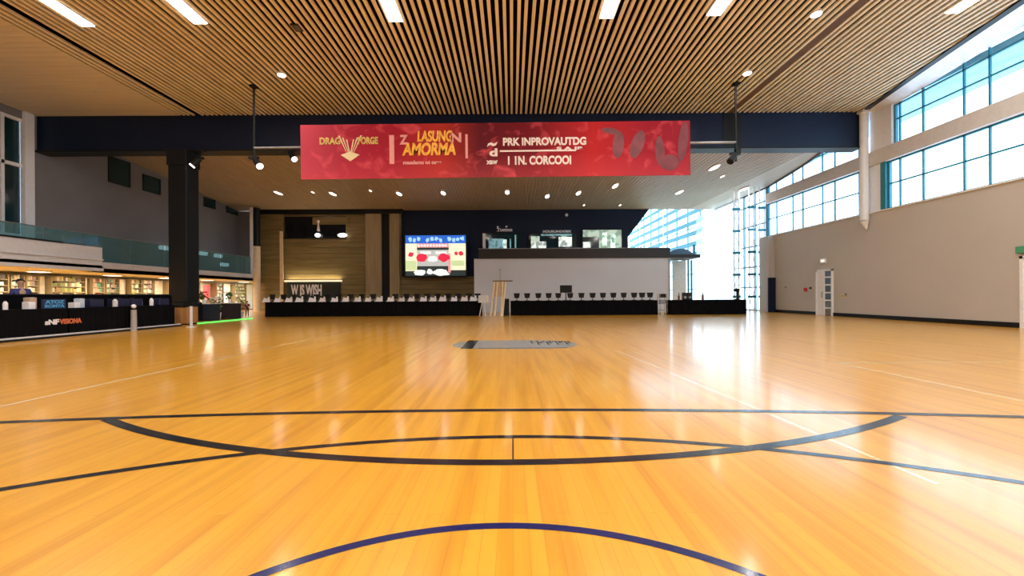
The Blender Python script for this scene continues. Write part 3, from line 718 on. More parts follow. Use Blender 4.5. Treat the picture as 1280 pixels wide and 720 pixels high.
# small square windows in the dark wall
nwin = 12
for (x0, y0, x1, y1) in ((136, 197, 161, 233), (179, 219, 199, 243), (255, 246, 268, 262), (283, 254, 297, 270)):
    pa, pb = PX(x0, (y0+y1)/2, XL), PX(x1, (y0+y1)/2, XL)
    zc_ = (pa.z+pb.z)/2; hz = (y1-y0-6)/2*((pa.y+pb.y)/2)/FPX
    r = sroot('window_%d' % nwin); nwin += 1
    MB().box((XL, pa.y, zc_-hz), (XL+0.03, pb.y, zc_+hz)).build('window_pane', M['darkteal'], r)
    f = MB().box((XL, pa.y-0.05, zc_-hz-0.05), (XL+0.06, pa.y, zc_+hz+0.05)).box((XL, pb.y, zc_-hz-0.05), (XL+0.06, pb.y+0.05, zc_+hz+0.05)).box((XL, pa.y, zc_+hz), (XL+0.06, pb.y, zc_+hz+0.05)).box((XL, pa.y, zc_-hz-0.05), (XL+0.06, pb.y, zc_-hz))
    f.build('window_frame', M['black'], r)
# small lamps on dark wall seen through the glass
for i, (px, py) in enumerate(((206, 310), (254, 317), (273, 320), (281, 331))):
    q = PX(px, py, XL+0.2)
    r = thing('wall_lamp', '%s small pale lamp from the left behind the teal glass balustrade' % ORD[i], 'lamp', (q.x, q.y, q.z), group='pale lamps behind the glass balustrade')
    MB().box((-0.12, -0.35, -0.12), (0.1, 0.35, 0.14)).build('lamp_shade', emit('soft lit lamp', (0.75, 0.78, 0.76), 0.9) if i == 0 else bpy.data.materials['soft lit lamp'], r, bevel=0.05)
    MB().box((-0.2, -0.06, -0.06), (-0.12, 0.06, 0.06)).build('bracket', M['black'], r)

# black column and plinth
cx0, cx1 = P(217, 300, YB).x, P(243, 300, YB).x
colm = thing('column', 'massive black column holding up the left part of the beam', 'column', ((cx0+cx1)/2, YB, 0))
hw = (cx1-cx0)/2
MB().box((-hw*0.86, -hw*0.8, 0.9), (hw*0.86, hw*0.8, CAM_H+6.0)).build('shaft', M['black'], colm, bevel=0.03)
MB().box((-hw*0.95, -hw*0.9, CAM_H+6.0), (hw*0.95, hw*0.9, CAM_H+6.71)).build('cap', M['black'], colm, bevel=0.03)
MB().box((-hw, -hw, 0), (hw, hw, 0.9)).build('base', M['black'], colm, bevel=0.03)
q = PF(226, 406)
pl = thing('wooden_plinth', 'brown varnished wooden plinth at the foot of the black column', 'plinth', (q.x, q.y+0.2, 0))
MB().box((-0.32, -0.3, 0.05), (0.34, 0.3, 0.74)).build('body', M['crate'], pl, bevel=0.015)
MB().box((-0.35, -0.33, 0.74), (0.37, 0.33, 0.79)).build('top', M['black'], pl, bevel=0.01)
MB().box((-0.30, -0.27, 0), (0.32, 0.27, 0.05)).build('foot', M['black'], pl)
q = PF(239, 409)
po = thing('barrier_post', 'slim pale post with round foot right of the wooden plinth', 'post', (q.x, q.y, 0))
MB().tube((0, 0, 0.02), (0, 0, 0.86), 0.05, n=14).build('pole', M['offwhite'], po); MB().tube((0, 0, 0), (0, 0, 0.03), 0.16, n=20).build('foot', M['offwhite'], po)
MB().box((-0.25, -0.05, 0.8), (0.07, 0.05, 0.95)).build('head', M['black'], po)

# pale column at the far end
q = P(320.5, 258, 32.3)
pc = thing('column', 'pale column with black upper half beside the timber wall', 'column', (q.x, 32.3, 0))
zt_ = P(320, 308, 32.3).z
MB().tube((0, 0, 0), (0, 0, zt_), 0.26, n=20).build('lower_shaft', M['cream'], pc); MB().tube((0, 0, zt_), (0, 0, ZR-0.03), 0.24, n=20).build('upper_shaft', M['black'], pc)
q = P(314, 258, 32.0)
struct(MB().box((q.x-0.12, 32.0, zs0+0.2), (q.x+0.08, 32.2, ZR-0.03)), 'trim_14', M['white'])
# grey end wall section beyond left
struct(MB().box((XL, YW-0.1, CAM_H+1.42), (P(318, 0, YW).x, YW-0.02, ZR-0.05)), 'trim_15', M['grey_wall'])

# shop displays
pal = [[(0.55,0.50,0.15),(0.30,0.35,0.10),(0.75,0.70,0.45),(0.20,0.15,0.08),(0.8,0.75,0.6),(0.45,0.3,0.12)],
       [(0.5,0.6,0.5),(0.2,0.3,0.25),(0.8,0.8,0.7),(0.15,0.12,0.10),(0.6,0.4,0.25),(0.35,0.42,0.4)],
       [(0.6,0.12,0.05),(0.5,0.35,0.25),(0.25,0.1,0.06),(0.8,0.6,0.5),(0.1,0.3,0.2),(0.7,0.3,0.2)],
       [(0.8,0.6,0.45),(0.5,0.35,0.2),(0.9,0.85,0.7),(0.3,0.2,0.15),(0.65,0.6,0.4),(0.4,0.3,0.3)]]
GM = [goods_mat('mixed shop goods %d' % i, p) for i, p in enumerate(pal)]
XS = -23.35
SHZ = (0.3, 0.6, 0.88, 1.16, 1.44, 1.72, 2.0)
def shop_bay(x0, x1, kind, lab):
    ya, yb = PX(x0, 360, XS).y, PX(x1, 360, XS).y
    if kind == 'panel':
        r = thing('shop_panel', lab, 'panel', (XS, (ya+yb)/2, 0)); hy = (yb-ya)/2  # plain pale panel between the shelves, no lamp inside
        MB().box((0, -hy, 0.05), (0.25, hy, 2.2)).build('face', mat('pale shop panel', (0.85, 0.82, 0.70), 0.5), r, bevel=0.02)
        MB().box((0, -hy, 0), (0.28, hy, 0.05)).build('foot', M['black'], r)
        return
    r = thing('shelf_unit', lab, 'shelf', (XS, (ya+yb)/2, 0)); hy = (yb-ya)/2
    f = MB().box((0, -hy, 0), (0.5, -hy+0.04, 2.2)).box((0, hy-0.04, 0), (0.5, hy, 2.2)).box((0, -hy, 0), (0.02, hy, 2.2))
    f.build('carcass', M['clad_light'], r)
    for z in SHZ: MB().box((0.02, -hy+0.04, z-0.03), (0.48, hy-0.04, z)).build('shelf', M['clad_light'], r)
    g = MB()
    for z in SHZ[1:]:
        y = -hy+0.05
        while y < hy-0.2:
            w_ = random.uniform(0.06, 0.16); h_ = random.uniform(0.15, 0.24)
            g.box((0.12+random.uniform(0, 0.1), y, z), (0.42, y+w_, z+h_)); y += w_+random.uniform(0.0, 0.015)
    tag(g.build('goods', GM[kind], None), 'rows of small assorted goods filling the ' + lab.split(' beside ')[0], 'goods', kind='stuff')
    o = C.objects[-1]; o.location = (XS, (ya+yb)/2, 0)
shop_bay(-60, -2, 1, 'shelf unit of mixed goods beside the left picture edge')
shop_bay(0, 18, 1, 'shelf unit of grey green goods beside the person in blue')
shop_bay(20, 37, 3, 'shelf unit of pink beige goods beside the white door panel')
shop_bay(39, 50, 'panel', 'white door shaped panel left of the yellow goods shelf')
shop_bay(52, 96, 0, 'wide shelf unit of yellow green goods beside the slim cream panel')
shop_bay(97, 103, 'panel', 'slim cream panel right of the wide yellow goods shelf')
shop_bay(105, 120, 2, 'shelf unit of red brown goods beside the slim cream panel')
shop_bay(122, 139, 1, 'shelf unit of green goods beside the broad white panel')
shop_bay(141, 152, 'panel', 'broad white panel between two shelf units behind the black counters')
shop_bay(154, 168, 0, 'shelf unit of olive goods beside the broad white panel')
shop_bay(169, 184, 3, 'shelf unit of pinkish goods beside the black column')
shop_bay(186, 199, 'panel', 'pale yellow panel just left of the black column')
shop_bay(201, 242, 1, 'shelf unit of green goods beside and behind the black column')
shop_bay(243, 250, 'panel', 'narrow pale panel just right of the black column')
shop_bay(263, 272, 1, 'shelf unit of green goods beside the red poster')
shop_bay(273, 284, 'panel', 'bright cream panel at the middle of the far concourse')
shop_bay(286, 301, 0, 'shelf unit of yellow goods beside the far pale column')
shop_bay(303, 312, 'panel', 'bright panel nearest the far pale column')
ya, yb = PX(251, 360, XS).y, PX(262, 360, XS).y
r = thing('poster', 'lit red and pink poster on the concourse wall right of black column', 'poster', (XS, (ya+yb)/2, 0.9))
MB().box((0, -(yb-ya)/2, 0), (0.08, (yb-ya)/2, 1.25)).build('frame', M['offwhite'], r); MB().box((0.08, -(yb-ya)/2+0.12, 0.1), (0.09, (yb-ya)/2-0.12, 1.12)).build('print', M['red_sign'], r)
# concourse ceiling lamps
for i, y in enumerate((12.0, 15.5, 19.0, 22.5, 26.0, 29.5, 33.5)):
    r = thing('ceiling_lamp', '%s square lamp from the camera under the left balcony' % ORD[i], 'lamp', (-21.6, y, zs0), group='square lamps under the left balcony')
    MB().box((-0.3, -0.3, -0.05), (0.3, 0.3, 0)).build('frame', M['white'], r); MB().box((-0.25, -0.25, -0.06), (0.25, 0.25, -0.05)).build('diffuser', M['shop_lamp'], r)
    area('lamp_light', r, (0, 0, -0.09), 0.5, 0.5, 95, (1, 0.90, 0.68))

# ------------------------------------------------------------------ left counters
XT = -13.1
kerb = struct(MB().box((XT-0.02, 6.0, 0), (XT+0.08, 16.4, 0.06)), 'trim_16', M['black'])
MB().box((XT-0.02, 6.0, 0.06), (XT+0.05, 16.4, 0.10)).build('pale_nosing', M['offwhite'], kerb)
struct(MB().box((-13.55, 17.8, 0), (-13.45, 21.6, 0.035)), 'trim_17', M['green_led'])
yy = [6.5+i*1.95 for i in range(6)]
for i, y in enumerate(yy[:5]):
    y0, y1 = y, y+1.9
    lab = ['nearest the left picture edge', 'second from the left picture edge', 'bearing the white and orange lettering', 'second from the black column', 'nearest the black column'][i]
    r = thing('cloth_table', 'long table under a black cloth, ' + lab, 'table', (XT-0.4, (y0+y1)/2, 0), group='black clothed tables along the left kerb')
    b = MB(); n_ = 26; L_ = (y1-y0)/2
    # pleated skirt
    pts = []
    for s_ in range(n_+1): pts.append((0.36+0.018*(s_ % 2), -L_+2*L_*s_/n_))
    for s_ in range(11): pts.append((0.36-0.72*s_/10, L_-0.012*(s_ % 2)))
    for s_ in range(n_+1): pts.append((-0.36, L_-2*L_*s_/n_))
    for s_ in range(11): pts.append((-0.36+0.72*s_/10, -L_+0.012*(s_ % 2)))
    b.prism([(p[0], p[1], 0.01) for p in pts[:-1]], (0, 0, 0.80)); b.build('cloth_skirt', M['cloth'], r)
    MB().box((-0.37, -L_, 0.81), (0.37, L_, 0.835)).build('cloth_top', M['cloth'], r)
    if i == 2:
        f1 = P(57, 407, 12)
        yl0 = PX(57, 402, XT).y; yl1 = PX(103, 402, XT).y; ym = yl0+(yl1-yl0)*0.36
        zz = PX(80, 405, XT).z
        text('sNF', 'lettering', M['paper'], ym-yl0, 0.15, (0.385, yl0-(y0+y1)/2, zz), r, rot=(PI/2, 0, PI/2))
        text('VISIONA', 'lettering', mat('orange print', (0.62, 0.16, 0.06), 0.6), yl1-ym-0.03, 0.15, (0.385, ym+0.02-(y0+y1)/2, zz), r, rot=(PI/2, 0, PI/2))
    # black screen standing behind each table
    s2 = thing('black_screen', 'black waist-high fabric screen behind the table ' + lab, 'screen panel', (XT-1.0, (y0+y1)/2+1.0, 0), group='black screens behind the left tables')
    MB().box((-0.03, -L_, 0.05), (0.03, L_, 1.22)).build('fabric', M['cloth'], s2)
    MB().box((-0.05, -L_-0.01, 1.22), (0.05, L_+0.01, 1.26)).build('top_rail', M['black'], s2)
    for sy in (-L_+0.1, L_-0.1): MB().box((-0.2, sy-0.03, 0), (0.2, sy+0.03, 0.05)).build('foot', M['black'], s2)
# things on the left tables
def tabletop(px, py): return PX(px, py, XT-0.35)
def T(px): return PX(px, 380, XT-0.3).y
TZ = 0.835
y = T(63)
bs = thing('table_sign', 'bright blue printed sign standing on the black left table', 'sign', (XT-0.2, y, TZ), 0)
MB().box((-0.03, -0.30, 0), (0.03, 0.30, 0.27)).build('board', mat('navy board', (0.01, 0.03, 0.10), 0.5), bs)
text('ATOZ', 'lettering', mat('blue print', (0.10, 0.40, 0.75), 0.5), 0.5, 0.1, (0.032, -0.25, 0.14), bs, rot=(PI/2, 0, PI/2))
text('ROMTA', 'lettering', bpy.data.materials['blue print'], 0.52, 0.09, (0.032, -0.26, 0.025), bs, rot=(PI/2, 0, PI/2))
def bottle(px, lab, m, h_=0.26, r_=0.05, dx=0):
    r = thing('bottle', lab, 'bottle', (XT-0.35+dx, T(px), TZ))
    MB().tube((0, 0, 0), (0, 0, h_*0.65), r_, n=14).tube((0, 0, h_*0.65), (0, 0, h_*0.85), r_, r_*0.4, n=14).build('body', m, r); MB().tube((0, 0, h_*0.85), (0, 0, h_), r_*0.42, n=10).build('cap', M['black'], r)
bottle(9, 'pale bottle nearest the left picture edge', M['paper'])
bottle(142, 'pale round bottle right of the stack of cartons', M['offwhite'], 0.3, 0.07, 0.1)
bottle(178, 'slender white bottle between the black column and the dark cases', M['paper'], 0.26, 0.045)
bottle(191, 'stout white bottle close to the black column', M['paper'], 0.32, 0.06)
def carton(px, lab, m, w_=0.2, h_=0.2, z=TZ, dx=0.0):
    r = thing('carton', lab, 'box', (XT-0.3+dx, T(px), z))
    MB().box((-0.1, -w_/2, 0), (0.1, w_/2, h_)).build('body', m, r, bevel=0.006); MB().box((-0.102, -0.02, h_), (0.102, 0.02, h_+0.006)).build('tape', M['offwhite'], r)
carton(36, 'white carton below the slanting tan box on the left table', M['paper'], 0.16, 0.2)
carton(42, 'small tan box beside the blue sign', mat('tan card', (0.5, 0.36, 0.26), 0.7), 0.16, 0.32, dx=-0.1)
carton(93, 'white folded carton right of the blue sign', M['paper'], 0.18, 0.16)
carton(99, 'upright white carton beside the folded carton', mat('bluish card', (0.5, 0.6, 0.72), 0.7), 0.14, 0.28)
for i, px in enumerate((120, 154, 170, 204)):
    r = thing('equipment_case', '%s dark blue equipment case from the left on the black tables' % ORD[i], 'case', (XT-0.45, T(px), TZ), group='dark cases on the left tables')
    MB().box((-0.2, -0.22, 0), (0.2, 0.22, 0.26)).build('body', mat('dark blue case', (0.012, 0.014, 0.05), 0.5), r, bevel=0.02); MB().tube((0.0, -0.08, 0.28), (0.0, 0.08, 0.28), 0.012).box((-0.01, -0.09, 0.25), (0.01, -0.07, 0.285)).box((-0.01, 0.07, 0.25), (0.01, 0.09, 0.285)).build('handle', M['black'], r)
q = PF(147, 414)
bo = thing('bollard', 'short pale grey bollard standing before the black tables on the left', 'bollard', (XT+0.28, q.y, 0))
MB().tube((0, 0, 0), (0, 0, 0.72), 0.085, 0.075, n=18).build('body', mat('pale grey plastic', (0.36, 0.33, 0.32), 0.5), bo)
MB().ball((0, 0, 0.84), 0.07, sub=2).build('globe', M['paper'], bo, smooth=True)

# two flower tables at the green strip
def flower_table(x0, x1, y, lab, fl, kind):
    a, c = P(x0, 380, y), P(x1, 380, y)
    r = thing('cloth_table', lab, 'table', ((a.x+c.x)/2, y, 0)); h2 = (c.x-a.x)/2
    MB().box((-h2, -0.35, 0), (h2, 0.35, 0.80)).build('cloth_skirt', mat('dark cloth '+str(x0), kind, 0.85), r, bevel=0.02); MB().box((-h2-0.02, -0.37, 0.80), (h2+0.02, 0.37, 0.83)).build('cloth_top', M['offwhite'], r)
    for i, cc in enumerate(fl):
        v = thing('flower_vase', cc[1], 'vase', ((a.x+c.x)/2+cc[0]*h2, y, 0.83))
        MB().tube((0, 0, 0), (0, 0, 0.2), 0.06, 0.09, n=12).build('pot', M['paper'], v)
        b = MB()
        for k_ in range(16): b.ball((random.uniform(-.2, .2), random.uniform(-.15, .15), random.uniform(0.2, 0.5)), random.uniform(0.04, 0.08), sub=1, jit=0.3)
        b.build('foliage', M['green_leaf'], v)
        b = MB()
        for k_ in range(10): b.ball((random.uniform(-.22, .22), random.uniform(-.18, .05), random.uniform(0.3, 0.6)), 0.045, sub=1)
        b.build('blossom', cc[2], v)
flower_table(248, 269, 20.2, 'dark blue clothed small table just right of the black column', [(-0.3, 'vase of dark red flowers below the red poster', M['red_paint']), (1.0, 'leafy green plant pot on the right edge of dark blue table', M['green_leaf'])][:1], (0.010, 0.014, 0.03))
flower_table(278, 296, 21.8, 'dark maroon clothed small table near the child in red', [(0.0, 'vase of cream flowers on the maroon clothed table', M['cream'])], (0.022, 0.010, 0.018))
for (px, yq, lab) in ((272, 21.0, 'tall pot plant with white blooms between the two small dark tables'), (301, 22.6, 'yellow green pot plant right of the maroon clothed table')):
    q = P(px, 390, yq); r = thing('potted_plant', lab, 'plant', (q.x, yq, 0))
    MB().tube((0, 0, 0), (0, 0, 0.35), 0.13, 0.17, n=14).build('pot', M['offwhite'], r)
    b = MB()
    for k_ in range(40):
        a_ = random.uniform(0, 2*PI); e = random.uniform(0.05, 0.26); z = random.uniform(0.45, 1.05)
        b.ball((e*math.cos(a_), e*math.sin(a_), z), random.uniform(0.03, 0.07), (1, 1, 0.6), sub=1, jit=0.3)
    b.tube((0, 0, 0.3), (0, 0, 0.9), 0.02); b.build('foliage', M['green_leaf'] if px < 290 else mat('yellow green leaves', (0.28, 0.26, 0.05), 0.6, var=0.4, scale=15), r)
    if px < 290:
        b = MB()
        for k_ in range(14): b.ball((random.uniform(-.25, .25), random.uniform(-.25, .1), random.uniform(0.7, 1.15)), 0.05, sub=1)
        b.build('blossom', M['paper'], r)

# ------------------------------------------------------------------ people
def person(name, label, loc, h, rz, top, bottom, hair, skin=(0.45, 0.26, 0.18)):
    s = h/1.75
    r = thing(name, label, 'person', loc, rz)
    J = {'pelvis': (0,0,.95,.125), 'waist': (0,0,1.08,.115), 'chest': (0,-.01,1.30,.14), 'neck': (0,0,1.48,.055), 'head0': (0,-.01,1.56,.07), 'head1': (0,-.015,1.64,.088), 'head2': (0,0,1.71,.06),
         'hipL': (.09,0,.9,.085), 'kneeL': (.10,-.02,.50,.055), 'ankL': (.10,.02,.09,.038), 'toeL': (.11,-.13,.035,.032),
         'hipR': (-.09,0,.9,.085), 'kneeR': (-.10,-.02,.50,.055), 'ankR': (-.10,.02,.09,.038), 'toeR': (-.11,-.13,.035,.032),
         'shL': (.18,0,1.40,.055), 'elL': (.24,.02,1.12,.04), 'wrL': (.23,-.10,.88,.027), 'haL': (.22,-.13,.81,.03),
         'shR': (-.18,0,1.40,.055), 'elR': (-.24,.02,1.12,.04), 'wrR': (-.23,-.10,.88,.027), 'haR': (-.22,-.13,.81,.03)}
    Eg = [('pelvis','waist'),('waist','chest'),('chest','neck'),('neck','head0'),('head0','head1'),('head1','head2')]
    for q in 'LR': Eg += [('pelvis','hip'+q),('hip'+q,'knee'+q),('knee'+q,'ank'+q),('ank'+q,'toe'+q),('chest','sh'+q),('sh'+q,'el'+q),('el'+q,'wr'+q),('wr'+q,'ha'+q)]
    def skinned(names, edges, nm, m, grow=0.0, root=0, par=r):
        me = bpy.data.meshes.new(nm); idx = {n_: i for i, n_ in enumerate(names)}
        me.from_pydata([tuple(c*s for c in J[n_][:3]) for n_ in names], [(idx[a], idx[b_]) for a, b_ in edges], [])
        o = bpy.data.objects.new(nm, me); C.objects.link(o)
        md = o.modifiers.new('skin', 'SKIN'); md.use_smooth_shade = True
        for i, n_ in enumerate(names):
            v = me.skin_vertices[0].data[i]; rr = (J[n_][3]+grow)*s; v.radius = (rr, rr); v.use_root = (i == root)
        sb = o.modifiers.new('sub', 'SUBSURF'); sb.levels = 1; sb.render_levels = 2
        me.materials.append(m); o.parent = par; return o
    sk = mat('skin of '+name+str(round(loc[1])), skin, 0.5)
    body = skinned(list(J), Eg, 'body', sk)
    # fingers
    for q, sx in (('L', 1), ('R', -1)):
        for k_ in range(4):
            n0 = 'f%s%d' % (q, k_); bx = J['ha'+q]
            J[n0+'a'] = (bx[0]+sx*0.0, bx[1]-0.02+0.016*k_, bx[2]-0.02, .009); J[n0+'b'] = (bx[0], bx[1]-0.03+0.016*k_, bx[2]-0.06, .0085); J[n0+'c'] = (bx[0]-sx*0.012, bx[1]-0.03+0.016*k_, bx[2]-0.09+0.006*abs(k_-1), .0075)
            skinned([n0+'a', n0+'b', n0+'c'], [(n0+'a', n0+'b'), (n0+'b', n0+'c')], 'finger', sk, par=body)
        J['t'+q+'a'] = (bx[0], bx[1]-0.02, bx[2]+0.01, .011); J['t'+q+'b'] = (bx[0]-sx*.02, bx[1]-0.055, bx[2]-0.02, .009)
        skinned(['t'+q+'a', 't'+q+'b'], [('t'+q+'a', 't'+q+'b')], 'thumb', sk, par=body)
    shirt = ['waist', 'chest', 'neck', 'pelvis', 'shL', 'elL', 'shR', 'elR']
    J['neck'] = (0, 0, 1.44, .06)
    skinned(shirt, [('pelvis','waist'),('waist','chest'),('chest','neck'),('chest','shL'),('shL','elL'),('chest','shR'),('shR','elR')], 'shirt', mat('shirt of '+label[:20], top, 0.8), 0.018, 0)
    tr = ['pelvis', 'hipL', 'kneeL', 'ankL', 'hipR', 'kneeR', 'ankR']
    skinned(tr, [('pelvis','hipL'),('hipL','kneeL'),('kneeL','ankL'),('pelvis','hipR'),('hipR','kneeR'),('kneeR','ankR')], 'trousers', mat('trousers of '+label[:20], bottom, 0.8), 0.014, 0)
    b = MB().ball((0, 0.02*s, 1.675*s), 0.105*s, (0.95, 1.0, 0.95), sub=2)
    bmesh.ops.delete(b.bm, geom=[v for v in b.bm.verts if v.co.y < -0.03*s and v.co.z < 1.69*s or v.co.z < 1.57*s], context='VERTS')
    b.build('hair', mat('hair of '+label[:20], hair, 0.7), r, smooth=True)
    b = MB().tube((0, -0.085*s, 1.655*s), (0, -0.115*s, 1.63*s), 0.008*s, 0.014*s); b.build('nose', sk, r)
    for sx in (-1, 1): MB().ball((sx*0.032*s, -0.088*s, 1.665*s), 0.010*s).build('eye', M['black'], r)
    b = MB().box((-0.022*s, -0.092*s, 1.595*s), (0.022*s, -0.078*s, 1.602*s)); b.build('mouth', M['red_paint'], r)
    for sx in (-1, 1): MB().ball((sx*0.09*s, 0, 1.645*s), 0.022*s, (0.5, 1, 1.4)).build('ear', sk, r)
    for sx in (-1, 1): MB().ball((sx*0.105*s, -0.06*s, 0.04*s), 0.07*s, (0.7, 1.8, 0.55), sub=2).build('shoe', M['black'], r)
    return r
q = PX(26, 360, -15.6)
person('person', 'person in dark blue top standing behind the black screens at far left', (q.x, q.y, 0), 1.74, D(75), (0.03, 0.04, 0.16), (0.02, 0.02, 0.03), (0.02, 0.015, 0.02))
q = PF(309, 396)
person('person', 'small person in dark red clothes standing beside the far pale column', (q.x, q.y, 0), 0.90, D(20), (0.16, 0.02, 0.02), (0.10, 0.015, 0.02), (0.03, 0.015, 0.01))

# ------------------------------------------------------------------ far black tables
YT = 23.5
def far_table(x0, x1, lab):
    a, c = P(x0, 385, YT), P(x1, 385, YT)
    L_ = (c.x-a.x)/2
    r = thing('cloth_table', lab, 'table', ((a.x+c.x)/2, YT+0.38, 0), group='long black tables at the far end of the floor')
    b = MB(); n_ = max(8, int(L_*2/0.12)); pts = []
    for s_ in range(n_+1): pts.append((-L_+2*L_*s_/n_, -0.37-0.018*(s_ % 2)))
    pts += [(L_, 0.37), (-L_, 0.37)]
    b.prism([(p[0], p[1], 0.005) for p in pts], (0, 0, 0.80)); b.build('cloth_skirt', M['cloth'], r)
    MB().box((-L_-0.01, -0.4, 0.805), (L_+0.01, 0.38, 0.83)).build('cloth_top', M['cloth'], r, bevel=0.008)
xs = [331, 385, 440, 495, 549, 602]
for i in range(5): far_table(xs[i]+0.2, xs[i+1]-0.2, '%s black clothed table from the left in the row before the timber wall' % ORD[i])
xs = [638, 684, 730, 776, 822]
for i in range(4): far_table(xs[i]+0.2, xs[i+1]-0.2, '%s black clothed table from the left in the row before the pale partition' % ORD[i])
xs = [838.5, 886, 933]
far_table(xs[0], xs[1]-0.2, 'black clothed table left of the pair before the bright glazing')
far_table(xs[1]+0.2, xs[2], 'black clothed table at the right end before the bright glazing')
ZT = 0.83
def small_monitor(label, group):
    r = thing('desktop_monitor', label, 'monitor', (0, 0, 0), 0, group)
    MB().prism([(-0.13, -0.02, 0.15), (0.13, -0.02, 0.15), (0.18, -0.02, 0.43), (-0.18, -0.02, 0.43)], (0, 0.04, 0)).build('display', M['black'], r, bevel=0.008)
    MB().tube((0, 0.02, 0.02), (0, 0.02, 0.2), 0.022, n=8).build('stand', M['black'], r)
    MB().prism([(-0.13, -0.08, 0), (0.13, -0.08, 0), (0.10, 0.1, 0), (-0.10, 0.1, 0)], (0, 0, 0.02)).build('base', M['black'], r)
    return r
proto_m = None
mons = [(x, 'timber wall') for x in (347-7, 354, 367, 381, 395, 409, 423, 438, 452, 466, 480, 494, 508, 521, 534, 547, 560, 573, 586, 597)] + [(x, 'pale partition') for x in (646, 659, 673, 686, 698, 713, 727, 741, 754, 767, 780, 793, 803, 813)]
cnt = {}
for x, where in mons:
    i = cnt.get(where, 0); cnt[where] = i+1
    lab = '%s small black monitor from the left on the tables before the %s' % (ORD[i], where)
    grp = 'small monitors before the '+where
    if proto_m is None: proto_m = o = small_monitor(lab, grp)
    else: o = copy_tree(proto_m); o['label'] = lab; o['group'] = grp
    q = P(x, 380, YT+0.3); o.location = (q.x, YT+0.35, ZT); o.rotation_euler = (0, 0, random.uniform(-0.25, 0.25))
# white cards / papers in front of the monitors on the left row
def card(label):
    r = thing('paper_stack', label, 'papers', (0, 0, 0), 0, 'white paper piles on the left row of tables')
    b = MB(); b.hexa([(-0.14, -0.08, 0), (0.14, -0.08, 0), (0.12, 0.08, 0), (-0.12, 0.08, 0), (-0.09, -0.01, 0.2), (0.05, -0.01, 0.16), (0.05, 0.02, 0.16), (-0.09, 0.02, 0.2)])
    b.build('folded_card', M['paper'], r)
    MB().box((-0.17, -0.12, 0), (0.16, 0.08, 0.012)).build('sheet', M['paper'], r)
    MB().hexa([(0.05, -0.07, 0.012), (0.17, -0.05, 0.012), (0.17, 0.04, 0.012), (0.05, 0.04, 0.012), (0.1, -0.01, 0.24), (0.16, -0.01, 0.24), (0.16, 0.01, 0.24), (0.1, 0.01, 0.24)]).build('folded_card', M['paper'], r)
    return r
pc_ = None
for i, x in enumerate((333, 347, 361, 374, 390, 403, 418, 432, 447, 460, 474, 488, 502, 514, 529, 541, 553, 567, 580, 591)):
    lab = '%s white paper pile from the left on the tables before the timber wall' % ORD[i]
    if pc_ is None: pc_ = o = card(lab)
    else: o = copy_tree(pc_); o['label'] = lab
    q = P(x, 380, YT+0.15); o.location = (q.x, YT+0.12, ZT); o.rotation_euler = (0, 0, random.uniform(-0.4, 0.4)); k_ = random.uniform(1.05, 1.35); o.scale = (k_*random.choice((1, 1)), 1, k_)
# big monitor above the partition row
q = P(707.5, 361, YT+0.6)
bm_ = thing('large_monitor', 'larger black monitor raised above the tables before the pale partition', 'monitor', (q.x, YT+0.62, ZT))
a, c = P(700, 366, YT+0.6), P(715, 356.5, YT+0.6)
MB().box((a.x-q.x, -0.03, a.z-ZT), (c.x-q.x, 0.03, c.z-ZT)).build('display', M['black'], bm_, bevel=0.01)
MB().tube((0, 0.04, 0), (0, 0.04, a.z-ZT+0.1), 0.03).build('stand', M['black'], bm_); MB().box((-0.18, -0.1, 0), (0.18, 0.12, 0.02)).build('base', M['black'], bm_)
# things on the right pair of tables
def rt(px, name, label, cat): 
    q = P(px, 380, YT+0.3); return thing(name, label, cat, (q.x, YT+0.35, ZT))
r = rt(849, 'bottle', 'small dark red bottle at the left of the right table pair', 'bottle'); MB().tube((0, 0, 0), (0, 0, 0.25), 0.05).build('body', mat('dark red glass', (0.25, 0.04, 0.03), 0.2), r); MB().tube((0, 0, 0.25), (0, 0, 0.4), 0.02).build('neck', M['black'], r)
for px, lab in ((856, 'left of two dark speakers on the right table pair'), (862, 'right of two dark speakers on the right table pair')):
    r = rt(px, 'desk_speaker', lab, 'speaker'); MB().box((-0.12, -0.1, 0), (0.12, 0.1, 0.42)).build('cabinet', M['screen_dark'], r, bevel=0.015); MB().tube((0, -0.105, 0.15), (0, -0.1, 0.15), 0.08, n=16).build('cone', M['grey_metal'], r)
r = rt(879, 'bottle', 'slim brown bottle near the middle of the right table pair', 'bottle'); MB().tube((0, 0, 0), (0, 0, 0.28), 0.06).build('body', mat('brown glass', (0.20, 0.09, 0.07), 0.2), r); MB().tube((0, 0, 0.28), (0, 0, 0.4), 0.03).build('neck', M['grey_metal'], r)
r = rt(922, 'desk_lamp', 'dark hooded lamp near the right end of the right table pair', 'lamp')
MB().tube((0, 0, 0), (0, 0, 0.03), 0.14, n=18).build('base', M['black'], r); MB().tube((0.03, 0, 0.03), (0.03, 0, 0.5), 0.07, n=10).build('pole', M['screen_dark'], r); MB().ball((-0.03, 0, 0.55), 0.16, (1.1, 0.8, 0.65), sub=2).build('lamp_shade', M['black'], r)
